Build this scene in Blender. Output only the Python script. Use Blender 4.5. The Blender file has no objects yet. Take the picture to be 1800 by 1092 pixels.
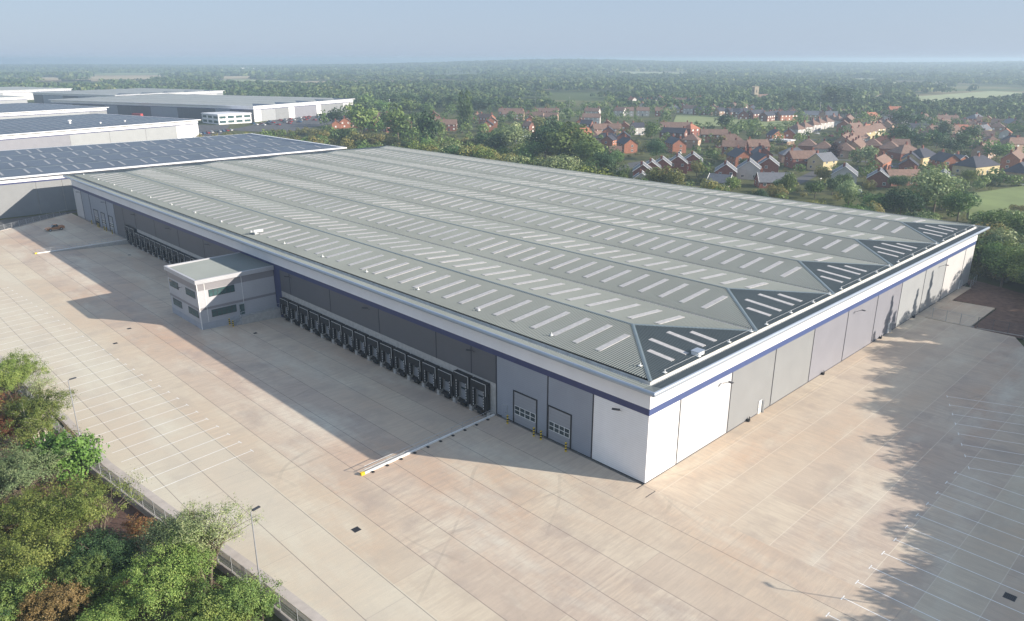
import bpy, math, random
import numpy as np
from mathutils import Vector, Matrix
random.seed(7); RNG=np.random.default_rng(11)
sc=bpy.context.scene; COL=sc.collection; PI=math.pi
# ------------------------------------------------------------------ helpers
def tag(o,label=None,cat=None,group=None,kind=None):
    if label:
        o['label']=label
        if len(label.split())>16: print('LONG',len(label.split()),label)
    if cat: o['category']=cat
    if group: o['group']=group
    if kind: o['kind']=kind
    return o
def empty(name,loc=(0,0,0),rz=0,**k):
    o=bpy.data.objects.new(name,None); COL.objects.link(o); o.location=loc; o.rotation_euler=(0,0,rz); o.empty_display_size=.5
    return tag(o,**k)
class MB:
    def __init__(s): s.v=[]; s.f=[]; s.m=[]; s.uv=[]
    def quad(s,a,b,c,d,m=0):
        i=len(s.v); s.v+=[a,b,c,d]; s.f.append((i,i+1,i+2,i+3)); s.m.append(m)
    def poly(s,pts,m=0):
        i=len(s.v); s.v+=list(pts); s.f.append(tuple(range(i,i+len(pts)))); s.m.append(m)
    def box(s,x0,y0,z0,x1,y1,z1,m=0,skip=''):
        if x1<x0:x0,x1=x1,x0
        if y1<y0:y0,y1=y1,y0
        if z1<z0:z0,z1=z1,z0
        P=[(x0,y0,z0),(x1,y0,z0),(x1,y1,z0),(x0,y1,z0),(x0,y0,z1),(x1,y0,z1),(x1,y1,z1),(x0,y1,z1)]
        i=len(s.v); s.v+=P
        for n,f in (('b',(0,3,2,1)),('t',(4,5,6,7)),('s',(0,1,5,4)),('e',(1,2,6,5)),('n',(2,3,7,6)),('w',(3,0,4,7))):
            if n in skip: continue
            s.f.append(tuple(i+k for k in f)); s.m.append(m)
        return s
    def obox(s,c,hx,hy,hz,rz=0,m=0):
        M=Matrix.Rotation(rz,3,'Z'); i=len(s.v)
        for sx,sy,sz in ((-1,-1,-1),(1,-1,-1),(1,1,-1),(-1,1,-1),(-1,-1,1),(1,-1,1),(1,1,1),(-1,1,1)):
            v=M@Vector((sx*hx,sy*hy,sz*hz)); s.v.append((c[0]+v.x,c[1]+v.y,c[2]+v.z))
        for f in ((0,3,2,1),(4,5,6,7),(0,1,5,4),(1,2,6,5),(2,3,7,6),(3,0,4,7)): s.f.append(tuple(i+k for k in f)); s.m.append(m)
        return s
    def tube(s,pts,rs,n=6,m=0,cap=True):
        ring=[]
        for k,p in enumerate(pts):
            p=Vector(p); a=Vector(pts[max(k-1,0)]); b=Vector(pts[min(k+1,len(pts)-1)]); d=(b-a).normalized()
            u=d.cross(Vector((0,0,1)) if abs(d.z)<.9 else Vector((1,0,0))).normalized(); w=d.cross(u)
            r=rs[k] if hasattr(rs,'__len__') else rs
            i=len(s.v); ring.append(i)
            for j in range(n):
                t=2*PI*j/n; q=p+(u*math.cos(t)+w*math.sin(t))*r; s.v.append(tuple(q))
        for k in range(len(ring)-1):
            for j in range(n):
                a,b=ring[k],ring[k+1]; s.f.append((a+j,b+j,b+(j+1)%n,a+(j+1)%n)); s.m.append(m)
        if cap:
            s.f.append(tuple(ring[-1]+j for j in range(n-1,-1,-1))); s.m.append(m); s.f.append(tuple(ring[0]+j for j in range(n))); s.m.append(m)
        return s
    def bar(s,a,b,r,m=0,n=4): return s.tube([a,b],r,n,m)
    def mesh(s,name,mats):
        me=bpy.data.meshes.new(name); me.from_pydata(s.v,[],s.f)
        for m in (mats if isinstance(mats,(list,tuple)) else [mats]): me.materials.append(m)
        if any(s.m): me.polygons.foreach_set('material_index',s.m)
        me.update(); return me
    def build(s,name,mats,parent=None,**k):
        o=bpy.data.objects.new(name,s.mesh(name,mats)); COL.objects.link(o); o.parent=parent
        return tag(o,**k)
def copy_tree(o,parent=None):
    c=o.copy(); COL.objects.link(c); c.parent=parent
    for ch in list(o.children): copy_tree(ch,c)
    return c
ORD=['first','second','third','fourth','fifth','sixth','seventh','eighth','ninth','tenth','eleventh','twelfth','thirteenth','fourteenth','fifteenth','sixteenth','seventeenth','eighteenth','nineteenth','twentieth']
def ordn(i):
    if i<20: return ORD[i]
    t=['','','twenty','thirty','forty','fifty','sixty','seventy','eighty','ninety'][(i+1)//10]; r=(i+1)%10
    if r==0: return {'twenty':'twentieth','thirty':'thirtieth','forty':'fortieth','fifty':'fiftieth','sixty':'sixtieth'}.get(t,t)
    return t+'-'+ORD[r-1]
CAM=Vector((-69.41,-47.58,50.83)); YAW=.76942; PITCH=.32419; FPX=1313.96
Fv=Vector((math.sin(YAW)*math.cos(PITCH),math.cos(YAW)*math.cos(PITCH),-math.sin(PITCH))); Rv=Vector((math.cos(YAW),-math.sin(YAW),0)); Uv=Rv.cross(Fv)
def bearing(x,y):   # angle to the right of the view axis, used for ordering labels and choosing what the photo could see
    return math.atan2((x-CAM.x)*Rv.x+(y-CAM.y)*Rv.y,(x-CAM.x)*math.sin(YAW)+(y-CAM.y)*math.cos(YAW))
# ------------------------------------------------------------------ materials
MATS={}
def newmat(name):
    m=bpy.data.materials.new(name); m.use_nodes=True; nt=m.node_tree; b=nt.nodes['Principled BSDF']; MATS[name]=m
    return m,nt,b
def N(nt,t,**k):
    n=nt.nodes.new(t)
    for a,v in k.items(): setattr(n,a,v)
    return n
def mth(nt,op,a,b=None,c=None):
    n=N(nt,'ShaderNodeMath',operation=op)
    for i,v in enumerate((a,b,c)):
        if v is None: continue
        if isinstance(v,(int,float)): n.inputs[i].default_value=v
        else: nt.links.new(v,n.inputs[i])
    return n.outputs[0]
def mixc(nt,f,a,b,bt='MIX'):
    n=N(nt,'ShaderNodeMix',data_type='RGBA',blend_type=bt)
    for s,v in ((n.inputs[0],f),(n.inputs[6],a),(n.inputs[7],b)):
        if isinstance(v,(int,float)): s.default_value=v
        elif isinstance(v,tuple): s.default_value=(*v,1) if len(v)==3 else v
        else: nt.links.new(v,s)
    return n.outputs[2]
def noise(nt,scale,vec=None,detail=3,rough=.5):
    n=N(nt,'ShaderNodeTexNoise'); n.inputs['Scale'].default_value=scale; n.inputs['Detail'].default_value=detail; n.inputs['Roughness'].default_value=rough
    if vec is not None: nt.links.new(vec,n.inputs['Vector'])
    return n.outputs['Fac']
def ramp(nt,fac,stops):
    n=N(nt,'ShaderNodeValToRGB'); e=n.color_ramp.elements
    while len(e)<len(stops): e.new(.5)
    for i,(p,c) in enumerate(stops): e[i].position=p; e[i].color=(*c,1) if isinstance(c,tuple) else (c,c,c,1)
    nt.links.new(fac,n.inputs[0]); return n.outputs[0]
def objc(nt): return N(nt,'ShaderNodeTexCoord').outputs['Object']
def scaled(nt,v,s,rot=(0,0,0)):
    n=N(nt,'ShaderNodeMapping'); n.inputs['Scale'].default_value=s; n.inputs['Rotation'].default_value=rot; nt.links.new(v,n.inputs['Vector']); return n.outputs[0]
def plain(name,col,rough=.6,var=.12,vs=.6,metal=0,spec=.4,bump=0,bs=8):
    m,nt,b=newmat(name); v=objc(nt)
    f=noise(nt,vs,v,4,.6); lo=tuple(c*(1-var) for c in col); hi=tuple(min(1,c*(1+var)) for c in col)
    nt.links.new(ramp(nt,f,[(.3,lo),(.7,hi)]),b.inputs['Base Color'])
    b.inputs['Roughness'].default_value=rough; b.inputs['Metallic'].default_value=metal; b.inputs['Specular IOR Level'].default_value=spec
    if bump:
        bn=N(nt,'ShaderNodeBump'); bn.inputs['Strength'].default_value=bump; nt.links.new(noise(nt,bs,v,4),bn.inputs['Height']); nt.links.new(bn.outputs[0],b.inputs['Normal'])
    return m
def cladding(name,col,pitch=.3,depth=.25,rough=.45):
    # horizontally ribbed sheet cladding with faint weathering streaks
    m,nt,b=newmat(name); v=objc(nt); sep=N(nt,'ShaderNodeSeparateXYZ'); nt.links.new(v,sep.inputs[0])
    fr=mth(nt,'FRACT',mth(nt,'DIVIDE',sep.outputs[2],pitch)); line=mth(nt,'LESS_THAN',fr,.16)
    f=noise(nt,.25,v,4,.6); st=noise(nt,1.0,scaled(nt,v,(1.3,1.3,.08)),4,.6)
    base=ramp(nt,f,[(.3,tuple(c*.93 for c in col)),(.7,tuple(min(1,c*1.04) for c in col))])
    base=mixc(nt,mth(nt,'MULTIPLY',st,.16),base,tuple(c*.72 for c in col))
    base=mixc(nt,mth(nt,'MULTIPLY',line,.26),base,tuple(c*.45 for c in col))
    nt.links.new(base,b.inputs['Base Color']); b.inputs['Roughness'].default_value=rough; b.inputs['Specular IOR Level'].default_value=.35
    bn=N(nt,'ShaderNodeBump'); bn.inputs['Strength'].default_value=depth; bn.inputs['Distance'].default_value=.03
    nt.links.new(mth(nt,'PINGPONG',mth(nt,'DIVIDE',sep.outputs[2],pitch),.5),bn.inputs['Height']); nt.links.new(bn.outputs[0],b.inputs['Normal'])
    return m
WHITE=cladding('white_cladding',(.83,.83,.84)); WHITE2=cladding('off_white_cladding',(.56,.555,.56)); FASC=plain('white_fascia',(.82,.82,.84),.35,.05,.15)
LGREY=cladding('pale_grey_cladding',(.345,.36,.375)); WGREY=cladding('warm_grey_cladding',(.262,.272,.282)); LILAC=cladding('lilac_grey_cladding',(.25,.252,.288)); WHITE3=cladding('soft_white_cladding',(.54,.55,.57))
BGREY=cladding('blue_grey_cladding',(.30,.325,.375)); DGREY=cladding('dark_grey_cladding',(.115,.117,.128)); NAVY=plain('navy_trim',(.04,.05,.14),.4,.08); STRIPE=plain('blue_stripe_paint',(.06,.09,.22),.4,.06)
LIP=plain('curved_eave_metal',(.37,.42,.49),.3,.05,.3,.3,.5); DARKT=plain('dark_joint_trim',(.035,.035,.045),.5); GUT=plain('gutter_metal',(.55,.55,.53),.5,.15,.8)
def roofmat(name,col):
    m,nt,b=newmat(name); v=objc(nt)
    f=noise(nt,.06,v,5,.6); g=noise(nt,1.1,v,3,.6)
    c=ramp(nt,f,[(.3,tuple(x*.88 for x in col)),(.7,tuple(x*1.08 for x in col))]); c=mixc(nt,mth(nt,'MULTIPLY',g,.22),c,tuple(x*.7 for x in col))
    nt.links.new(c,b.inputs['Base Color']); b.inputs['Roughness'].default_value=.6; b.inputs['Specular IOR Level'].default_value=.12; return m
ROOF=roofmat('goosewing_roof_sheet',(.163,.184,.182)); ROOF_HIPSHADE=roofmat('shaded_hip_sheet',(.06,.085,.13)); ROOFP=roofmat('pale_far_roof_sheet',(.38,.40,.38)); ROOFO=roofmat('green_grey_office_roof',(.225,.25,.245))
SKYL2=plain('dull_rooflight_sheet',(.33,.345,.37),.6,.1,2.0,0,.15); ROOFN=roofmat('blue_grey_far_roof',(.115,.145,.19)); SKYL=plain('rooflight_sheet',(.45,.44,.44),.6,.16,2.0,0,.15); CAP=plain('ridge_flashing',(.15,.19,.21),.4,.08); BLACK=plain('black_rubber',(.014,.015,.018),.6,.3,3); WPAINT=plain('white_paint',(.8,.8,.78),.6,.06,3); BAYP=plain('worn_bay_paint',(.82,.81,.79),.7,.08,.7)
YELLOW=plain('yellow_paint',(.75,.53,.03),.5,.12,4); STEEL=plain('galvanised_steel',(.46,.48,.50),.45,.12,3,.5); CONC=plain('cast_concrete',(.42,.41,.39),.85,.16,1.5,bump=.15); DOORG=cladding('sectional_door_panel',(.31,.32,.345),.5,.35)
POLE=plain('pole_steel',(.33,.34,.37),.45,.1,3,.3); LAMPB=plain('lamp_housing',(.04,.042,.05),.4); GLASS=plain('window_glass',(.03,.05,.06),.08,.3,2,0,.8); GLASSG=plain('green_tinted_glass',(.05,.10,.10),.08,.3,2,0,.8); GALV=STEEL
def concrete(name,rot,slab,off,pale):
    # brushed concrete bays cast in strips: strip joints, casting-day tints, rust and cement stains, brush streaks
    m,nt,b=newmat(name); v=scaled(nt,objc(nt),(1,1,1),(0,0,rot)); sep=N(nt,'ShaderNodeSeparateXYZ'); nt.links.new(v,sep.inputs[0])
    a=mth(nt,'ADD',sep.outputs[0],off); u=mth(nt,'DIVIDE',a,slab); fr=mth(nt,'FRACT',u); ix=mth(nt,'FLOOR',u)
    dist=mth(nt,'ABSOLUTE',mth(nt,'SUBTRACT',fr,.5)); joint=mth(nt,'GREATER_THAN',dist,.5-.04/slab)
    along=mth(nt,'DIVIDE',mth(nt,'ADD',sep.outputs[1],mth(nt,'MULTIPLY',mth(nt,'SINE',mth(nt,'MULTIPLY',ix,12.9)),9)),17.0); iy=mth(nt,'FLOOR',along)
    cmb=N(nt,'ShaderNodeCombineXYZ'); nt.links.new(ix,cmb.inputs[0]); nt.links.new(iy,cmb.inputs[1]); wn=N(nt,'ShaderNodeTexWhiteNoise'); nt.links.new(cmb.outputs[0],wn.inputs[0])
    xj=mth(nt,'GREATER_THAN',mth(nt,'ABSOLUTE',mth(nt,'SUBTRACT',mth(nt,'FRACT',along),.5)),.5-.0016)
    streak=noise(nt,1.0,scaled(nt,v,(.16,1.5,1)),6,.68); fine=noise(nt,1.0,scaled(nt,v,(.5,4.5,1)),5,.75); big=noise(nt,.035,v,4,.6); mid=noise(nt,.16,v,5,.62); rust=noise(nt,.055,scaled(nt,v,(1,.5,1)),5,.6)
    c=ramp(nt,big,[(.3,(.54,.44,.35)),(.5,(.61,.52,.415)),(.72,(.66,.60,.485))])
    c=mixc(nt,mth(nt,'MULTIPLY',wn.outputs[0],.62),c,(.45,.34,.285))
    c=mixc(nt,ramp(nt,rust,[(.45,0.),(.62,.8)]),c,(.53,.36,.255))
    c=mixc(nt,ramp(nt,mid,[(.50,0.),(.68,.75)]),c,(.34,.275,.25))
    c=mixc(nt,ramp(nt,streak,[(.42,0.),(.64,.62)]),c,(.42,.335,.275))
    c=mixc(nt,ramp(nt,noise(nt,.11,scaled(nt,v,(1,.35,1)),5,.65),[(.50,0.),(.68,.75)]),c,(.66,.62,.52))
    c=mixc(nt,ramp(nt,fine,[(.45,0.),(.68,.5)]),c,(.37,.30,.26))
    for cx_,cy_,per in ((-70,10,9.3),(35,-75,11.7),(-5,150,13.1)):
        dx=mth(nt,'SUBTRACT',sep.outputs[0],cx_); dy=mth(nt,'SUBTRACT',sep.outputs[1],cy_); rr=mth(nt,'SQRT',mth(nt,'ADD',mth(nt,'MULTIPLY',dx,dx),mth(nt,'MULTIPLY',dy,dy)))
        rr=mth(nt,'ADD',rr,mth(nt,'MULTIPLY',noise(nt,.03,v,2),14)); ar=mth(nt,'LESS_THAN',mth(nt,'ABSOLUTE',mth(nt,'SUBTRACT',mth(nt,'FRACT',mth(nt,'DIVIDE',rr,per)),.5)),.018)
        c=mixc(nt,mth(nt,'MULTIPLY',ar,ramp(nt,noise(nt,.06,scaled(nt,v,(1.3,.8,1)),4,.6),[(.52,0.),(.66,.38)])),c,(.24,.20,.18))
    wx=N(nt,'ShaderNodeTexWhiteNoise'); cx=N(nt,'ShaderNodeCombineXYZ'); nt.links.new(ix,cx.inputs[0]); cx.inputs[1].default_value=3.3; nt.links.new(cx.outputs[0],wx.inputs[0])
    c=mixc(nt,mth(nt,'MULTIPLY',wx.outputs[0],.42),c,(.63,.565,.42))
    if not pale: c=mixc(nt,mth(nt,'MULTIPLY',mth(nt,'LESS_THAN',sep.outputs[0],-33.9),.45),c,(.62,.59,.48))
    c=mixc(nt,mth(nt,'MULTIPLY',joint,.75),c,(.66,.59,.49) if pale else (.17,.14,.13)); c=mixc(nt,mth(nt,'MULTIPLY',xj,.4),c,(.24,.20,.19))
    nt.links.new(c,b.inputs['Base Color']); b.inputs['Roughness'].default_value=.85; b.inputs['Specular IOR Level'].default_value=.25
    return m
YARD_L=concrete('yard_concrete_long_bays',0,4.82,.35,False); YARD_R=concrete('yard_concrete_cross_bays',-PI/2,4.9,2.4,True)
def leafmat(name,c1,c2,c3,trans=.25):
    m,nt,b=newmat(name); at=N(nt,'ShaderNodeAttribute',attribute_name='tint'); oi=N(nt,'ShaderNodeObjectInfo')
    c=ramp(nt,at.outputs['Fac'],[(.0,c1),(.55,c2),(1.,c3)])
    hs=N(nt,'ShaderNodeHueSaturation'); nt.links.new(c,hs.inputs['Color']); nt.links.new(mth(nt,'ADD',mth(nt,'MULTIPLY',oi.outputs['Random'],.04),.48),hs.inputs['Hue'])
    nt.links.new(mth(nt,'ADD',mth(nt,'MULTIPLY',mth(nt,'FRACT',mth(nt,'MULTIPLY',oi.outputs['Random'],7.13)),.5),.78),hs.inputs['Value'])
    nt.links.new(hs.outputs[0],b.inputs['Base Color']); b.inputs['Roughness'].default_value=.55; b.inputs['Specular IOR Level'].default_value=.3
    tr=N(nt,'ShaderNodeBsdfTranslucent'); nt.links.new(hs.outputs[0],tr.inputs[0]); mx=N(nt,'ShaderNodeMixShader'); mx.inputs[0].default_value=trans
    nt.links.new(b.outputs[0],mx.inputs[1]); nt.links.new(tr.outputs[0],mx.inputs[2]); nt.links.new(mx.outputs[0],nt.nodes['Material Output'].inputs[0]); return m
LEAF={0:leafmat('green_leaves',(0.062,0.115,0.0318),(0.1238,0.2035,0.0531),(0.23,0.3007,0.0884)),1:leafmat('dark_leaves',(0.0283,0.062,0.0248),(0.0531,0.1061,0.0389),(0.0974,0.1592,0.0531)),
 2:leafmat('pale_willow_leaves',(0.1238,0.1769,0.0797),(0.23,0.2918,0.1326),(0.3892,0.4246,0.2123)),3:leafmat('poplar_leaves',(0.0354,0.0797,0.0248),(0.0708,0.1326,0.0389),(0.1238,0.1946,0.062)),
 4:leafmat('copper_leaves',(0.0354,0.0212,0.0283),(0.0797,0.0442,0.0495),(0.1238,0.0884,0.0708)),5:leafmat('conifer_needles',(0.0212,0.0531,0.0248),(0.0389,0.0797,0.0354),(0.062,0.115,0.0495)),
 6:leafmat('olive_scrub_leaves',(0.1061,0.1238,0.0389),(0.2035,0.2123,0.0672),(0.3538,0.2653,0.0884)),7:leafmat('bright_maple_leaves',(.06,.12,.025),(.11,.20,.04),(.18,.28,.07)),
 8:leafmat('rusty_leaves',(.10,.09,.033),(.185,.14,.05),(.28,.22,.09)),9:leafmat('reddish_leaves',(0.1586,0.0732,0.0366),(0.2928,0.1342,0.061),(0.244,0.2074,0.0732)),
 10:leafmat('olive_green_leaves',(0.0884,0.1415,0.0318),(0.1769,0.2389,0.0566),(0.3007,0.3361,0.0974))}
BARK=plain('bark',(.16,.13,.10),.9,.3,6,bump=.4); PBARK=plain('pale_birch_bark',(.45,.42,.36),.8,.3,6)
SUN_E=4.9; SKY_E=.12; AIR=1.0; DUST=.8; OZ=2.0; VEIL=.88; VEIL_C=(2.05,2.55,3.35); HAZE_C=(.56,.71,.88,1); HAZE_D=.00032; EXPO=0.80
# ------------------------------------------------------------------ terrain and paved ground
def hills(x,y):
    d=math.hypot(x-CAM.x,y-CAM.y); b=bearing(x,y)
    if d<1500: return 0
    k=min(1,(d-1500)/2200); k=k*k*(3-2*k)
    h=7*math.sin(x*.0011+1)*math.sin(y*.0013+.4)+4*math.sin(x*.0031)*math.sin(y*.0027+2)
    rise=1/(1+math.exp(-(b+.14)/.05)); ridge=math.exp(-((d-4700)/1100)**2)*(26+5*math.sin(b*9+1)+3*math.sin(b*23))
    low=math.exp(-((d-3000)/700)**2)*6*(1+math.sin(b*13))
    if d>4700: ridge=max(ridge,(24+5*math.sin(b*9+1))*math.exp(-((d-4700)/3500)**2))
    return k*(h*.6+ridge*rise+low*rise*.8)
def ground_z(x,y):
    z=-.25
    if -27<x<60 and 20<y<196: z=-1.9
    elif x<-46.5 and y<215: z=-1.25
    elif -60<x<135 and -70<y<240: z=-.6
    return z+hills(x,y)
def axis(lo,hi,near,far):
    a=[]; x=near[0]
    while x<=near[1]: a.append(x); x+=6
    s=6; x=near[1]
    while x<hi: s*=1.09; x+=s; a.append(x)
    s=6; x=near[0]
    while x>lo: s*=1.09; x-=s; a.append(x)
    return sorted(a)
def build_terrain():
    xs=axis(-1500,14000,(-72,138),0); ys=axis(-1500,14000,(-72,252),0); v=[]; f=[]
    for y in ys:
        for x in xs: v.append((x,y,ground_z(x,y)))
    w=len(xs)
    for j in range(len(ys)-1):
        for i in range(w-1): a=j*w+i; f.append((a,a+1,a+w+1,a+w))
    me=bpy.data.meshes.new('ground'); me.from_pydata(v,[],f); me.polygons.foreach_set('use_smooth',[True]*len(f))
    m,nt,b=newmat('countryside_ground'); vv=objc(nt)
    vo=N(nt,'ShaderNodeTexVoronoi'); vo.inputs['Scale'].default_value=.0042; nt.links.new(vv,vo.inputs['Vector']); sp=N(nt,'ShaderNodeSeparateColor'); nt.links.new(vo.outputs['Color'],sp.inputs[0])
    fld=ramp(nt,sp.outputs[0],[(0,(.10,.13,.045)),(.3,(.085,.12,.04)),(.5,(.15,.16,.065)),(.72,(.26,.21,.11)),(.9,(.11,.14,.05))])
    near=ramp(nt,noise(nt,.05,vv,5,.65),[(.35,(.075,.085,.035)),(.55,(.11,.12,.05)),(.7,(.15,.13,.075))])
    ln=N(nt,'ShaderNodeVectorMath',operation='LENGTH'); nt.links.new(vv,ln.inputs[0]); k=ramp(nt,mth(nt,'DIVIDE',ln.outputs['Value'],2000),[(.3,0.),(.5,1.)])
    c=mixc(nt,k,near,fld); c=mixc(nt,mth(nt,'MULTIPLY',noise(nt,.4,vv,4),.4),c,(.06,.07,.03)); nt.links.new(c,b.inputs['Base Color']); b.inputs['Roughness'].default_value=.95; b.inputs['Specular IOR Level'].default_value=.1
    me.materials.append(m); o=bpy.data.objects.new('ground',me); COL.objects.link(o); tag(o,kind='structure')
build_terrain()
def sheet(name,pts,z,mat,thick=0,**k):
    mb=MB(); P=[(x,y,z) for x,y in pts]; mb.poly(P)
    if thick:
        n=len(P)
        for i in range(n):
            a,b=P[i],P[(i+1)%n]; mb.quad(a,(a[0],a[1],z-thick),(b[0],b[1],z-thick),b)
    return mb.build(name,mat,None,kind='structure',**k)
YE=-1.1   # level of the sunken dock yard along the dock face
Y0,Y1,XD=27.55,187.4,-24.0
edge=[(-43,-60),(-41.4,-25),(-42,-5),(-42.6,7.8),(-43.7,19.8),(-45.7,35.8),(-47.6,52.5),(-47.8,71.5),(-48.6,90),(-49.6,110),(-52,150),(-56,226)]
# west yard: outside the dock pit
sheet('yard',[(-.4,-60)]+edge[:4]+[(-43.2,Y0-13),(-.4,Y0-13)],0,YARD_L,.7)
def yardcell(mb,x0,y0,x1,y1): mb.quad((x0,y0,0),(x1,y0,0),(x1,y1,0),(x0,y1,0))
mb=MB(); mb.poly([(-43.2,Y0-13,0),(-.4,Y0-13,0),(-.4,Y0,0),(XD,Y0,0),(XD,Y1,0),(-.4,Y1,0),(-.4,244.5,0),(-27,226,0)]+[(a,b,0) for a,b in edge[::-1] if b>Y0-13])
P=mb.v; n=len(P)
for i in range(n):
    a,b=P[i],P[(i+1)%n]
    if a[0]<-40 or b[0]<-40 or a[1]>200: mb.quad(a,(a[0],a[1],-.7),(b[0],b[1],-.7),b)
mb.build('yard',YARD_L,None,kind='structure')
mb=MB(); mb.quad((XD,Y0,0),(0,Y0,YE),(0,Y1,YE),(XD,Y1,0)); mb.build('sloping_dock_yard',YARD_L,None,kind='structure')
# east yard in front of the short facade
sheet('yard',[(-.4,-60),(20,-54),(60,-44),(78,-33),(88,-21.5),(94.5,-18),(94.2,-1.9),(-.4,-1.9)],0,YARD_R,.5)
KERBC=plain('pale_kerb_concrete',(.47,.42,.38),.85,.12,.8)
sheet('pavement',[(-.4,-1.9),(125,-1.9),(125,0),(-.4,0)],.02,concrete('apron_concrete',-PI/2,60,30,True),.3)
sheet('pavement',[(94.6,-10.2),(111.8,-10.2),(110.8,-1.95),(94.4,-1.95)],.03,concrete('pad_concrete',-PI/2,4.2,.2,True),.35)
SOIL=plain('bare_brown_soil',(.14,.085,.065),.95,.35,.8,bump=.5,bs=3)
sheet('soil',[(94.6,-18.5),(96,-19.5),(112,-24),(128,-14),(134,2),(134,240),(129,240),(129,0),(125.2,-1.8),(112,-1.8),(112,-10.5),(94.6,-10.5)],-.12,SOIL)
sheet('soil',[(-43.2,-60),(-49,-60),(-53,-20),(-54,20),(-60,60),(-60,110),(-50,110),(-48,52),(-43,8)],-1.05,plain('dark_red_soil',(.12,.07,.055),.95,.3,.9,bump=.5,bs=3))
# pale strip along the yard edge
mb=MB()
for i in range(len(edge)-1):
    a,b=edge[i],edge[i+1]; mb.quad((a[0],a[1],.004),(a[0]+1.0,a[1],.004),(b[0]+1.0,b[1],.004),(b[0],b[1],.004))
mb.build('edge_strip',KERBC,None,kind='structure')
# painted bay lines with T heads
mb=MB()
def line(x0,y0,x1,y1,w=.11,t=.42):
    d=Vector((x1-x0,y1-y0)).normalized(); nn=Vector((-d.y,d.x))
    def q(ax,ay,bx,by,nx,ny,h): mb.quad((ax-nx*h,ay-ny*h,.006),(bx-nx*h,by-ny*h,.006),(bx+nx*h,by+ny*h,.006),(ax+nx*h,ay+ny*h,.006))
    q(x0,y0,x1,y1,nn.x,nn.y,w/2); q(x0-nn.x*t,y0-nn.y*t,x0+nn.x*t,y0+nn.y*t,-d.x,-d.y,w/2)
for k in range(34):
    y=42.6+3.42*k; x=-31.7-(y-42.6)*.032 if y<70 else -32.6-(y-70)*.057
    x=max(x,-37.9); line(x,y,x-13.6,y-1.1)
for k in range(12): line(-6.4+3.42*k,-26.35,-6.4+3.42*k,-42.5)
for k in range(8): line(33.8+3.13*k,-27.2+1.33*k,33.8+3.13*k+5.6,-27.2+1.33*k-13.2)
mb.build('parking_lines',BAYP,None,kind='structure')
mb=MB(); mb.box(-1.6,-.0,.0,-.4,.12,.012); mb.box(-2.4,-1.95,.0,-.4,-1.85,.012); mb.build('drain_channel',DARKT,None,kind='structure')
DR=[(-31.5,17.1,.36),(-31.5,99.2,.3),(-26.8,106,.3),(9.1,-37.9,.45)]
for i,(x,y,s) in enumerate(DR):
    e=empty('drain_cover',(x,y,0),0,label=['square black drain cover on the open concrete near the foreground lamp','black drain cover beside the long row of parking bays','black drain cover just outside the office shadow','diamond shaped black drain cover between the right hand parking lines'][i],cat='drain cover',group='drain covers in the yard')
    MB().box(-s-.08,-s-.08,.002,s+.08,s+.08,.014).build('cover_rim',DARKT,e); m2=MB()
    for k in range(6): m2.box(-s,-s+k*s/3+.04,.016,s,-s+k*s/3+s/4,.024)
    m2.build('grating',BLACK,e)
for i,(x,y) in enumerate([(-9.2,87.8),(-5.2,172)]):
    z=YE*(x-XD)/24; e=empty('drain_cover',(x,y,z+.01),0,label=['small black drain cover in the shaded dock yard near the office steps','small black drain cover in the shaded yard near the far dock doors'][i],cat='drain cover',group='drain covers in the yard')
    MB().box(-.35,-.35,.0,.35,.35,.02).build('cover_rim',DARKT,e); MB().box(-.25,-.2,.02,.25,-.02,.03).box(-.25,.05,.02,.25,.2,.03).build('grating',BLACK,e)
# fields
def field(name,pts,mat,z=.35):
    mb=MB(); mb.poly([(x,y,max(hills(x,y),0)+z) for x,y in pts]); mb.build(name,mat,None,kind='structure')
GRASS=plain('mown_meadow_grass',(.17,.215,.075),.95,.2,.05); GRASSP=plain('playing_field_grass',(.21,.25,.10),.95,.15,.03); STRAW=plain('straw_stubble',(.42,.34,.2),.95,.15,.02); PALEF=plain('pale_crop',(.30,.33,.17),.95,.15,.02)
field('meadow',[(214,24),(270,39),(330,24),(330,0),(210,0),(196,8)],GRASS,.0)
field('playing_field',[(450,305),(533,222),(650,260),(560,375)],GRASSP,.1)
field('playing_field',[(412,292),(440,265),(458,285),(430,312)],GRASSP,.1)
field('crop_field',[(830,250),(1300,180),(1420,330),(1100,350)],PALEF,.5); field('stubble_field',[(890,323),(1040,352),(1120,402),(985,372)],STRAW,.6)
field('stubble_field',[(497,1957),(600,1860),(900,2560),(740,2820)],STRAW,1.5); field('crop_field',[(640,1700),(700,1390),(860,1600),(860,2000)],PALEF,1.2); field('stubble_field',[(330,2100),(450,2010),(560,2500),(380,2500)],STRAW,1.5)
field('crop_field',[(570,1640),(640,1560),(760,1740),(640,1840)],PALEF,1.0); field('crop_field',[(470,480),(500,450),(530,480),(500,510)],GRASSP,.2)
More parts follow.
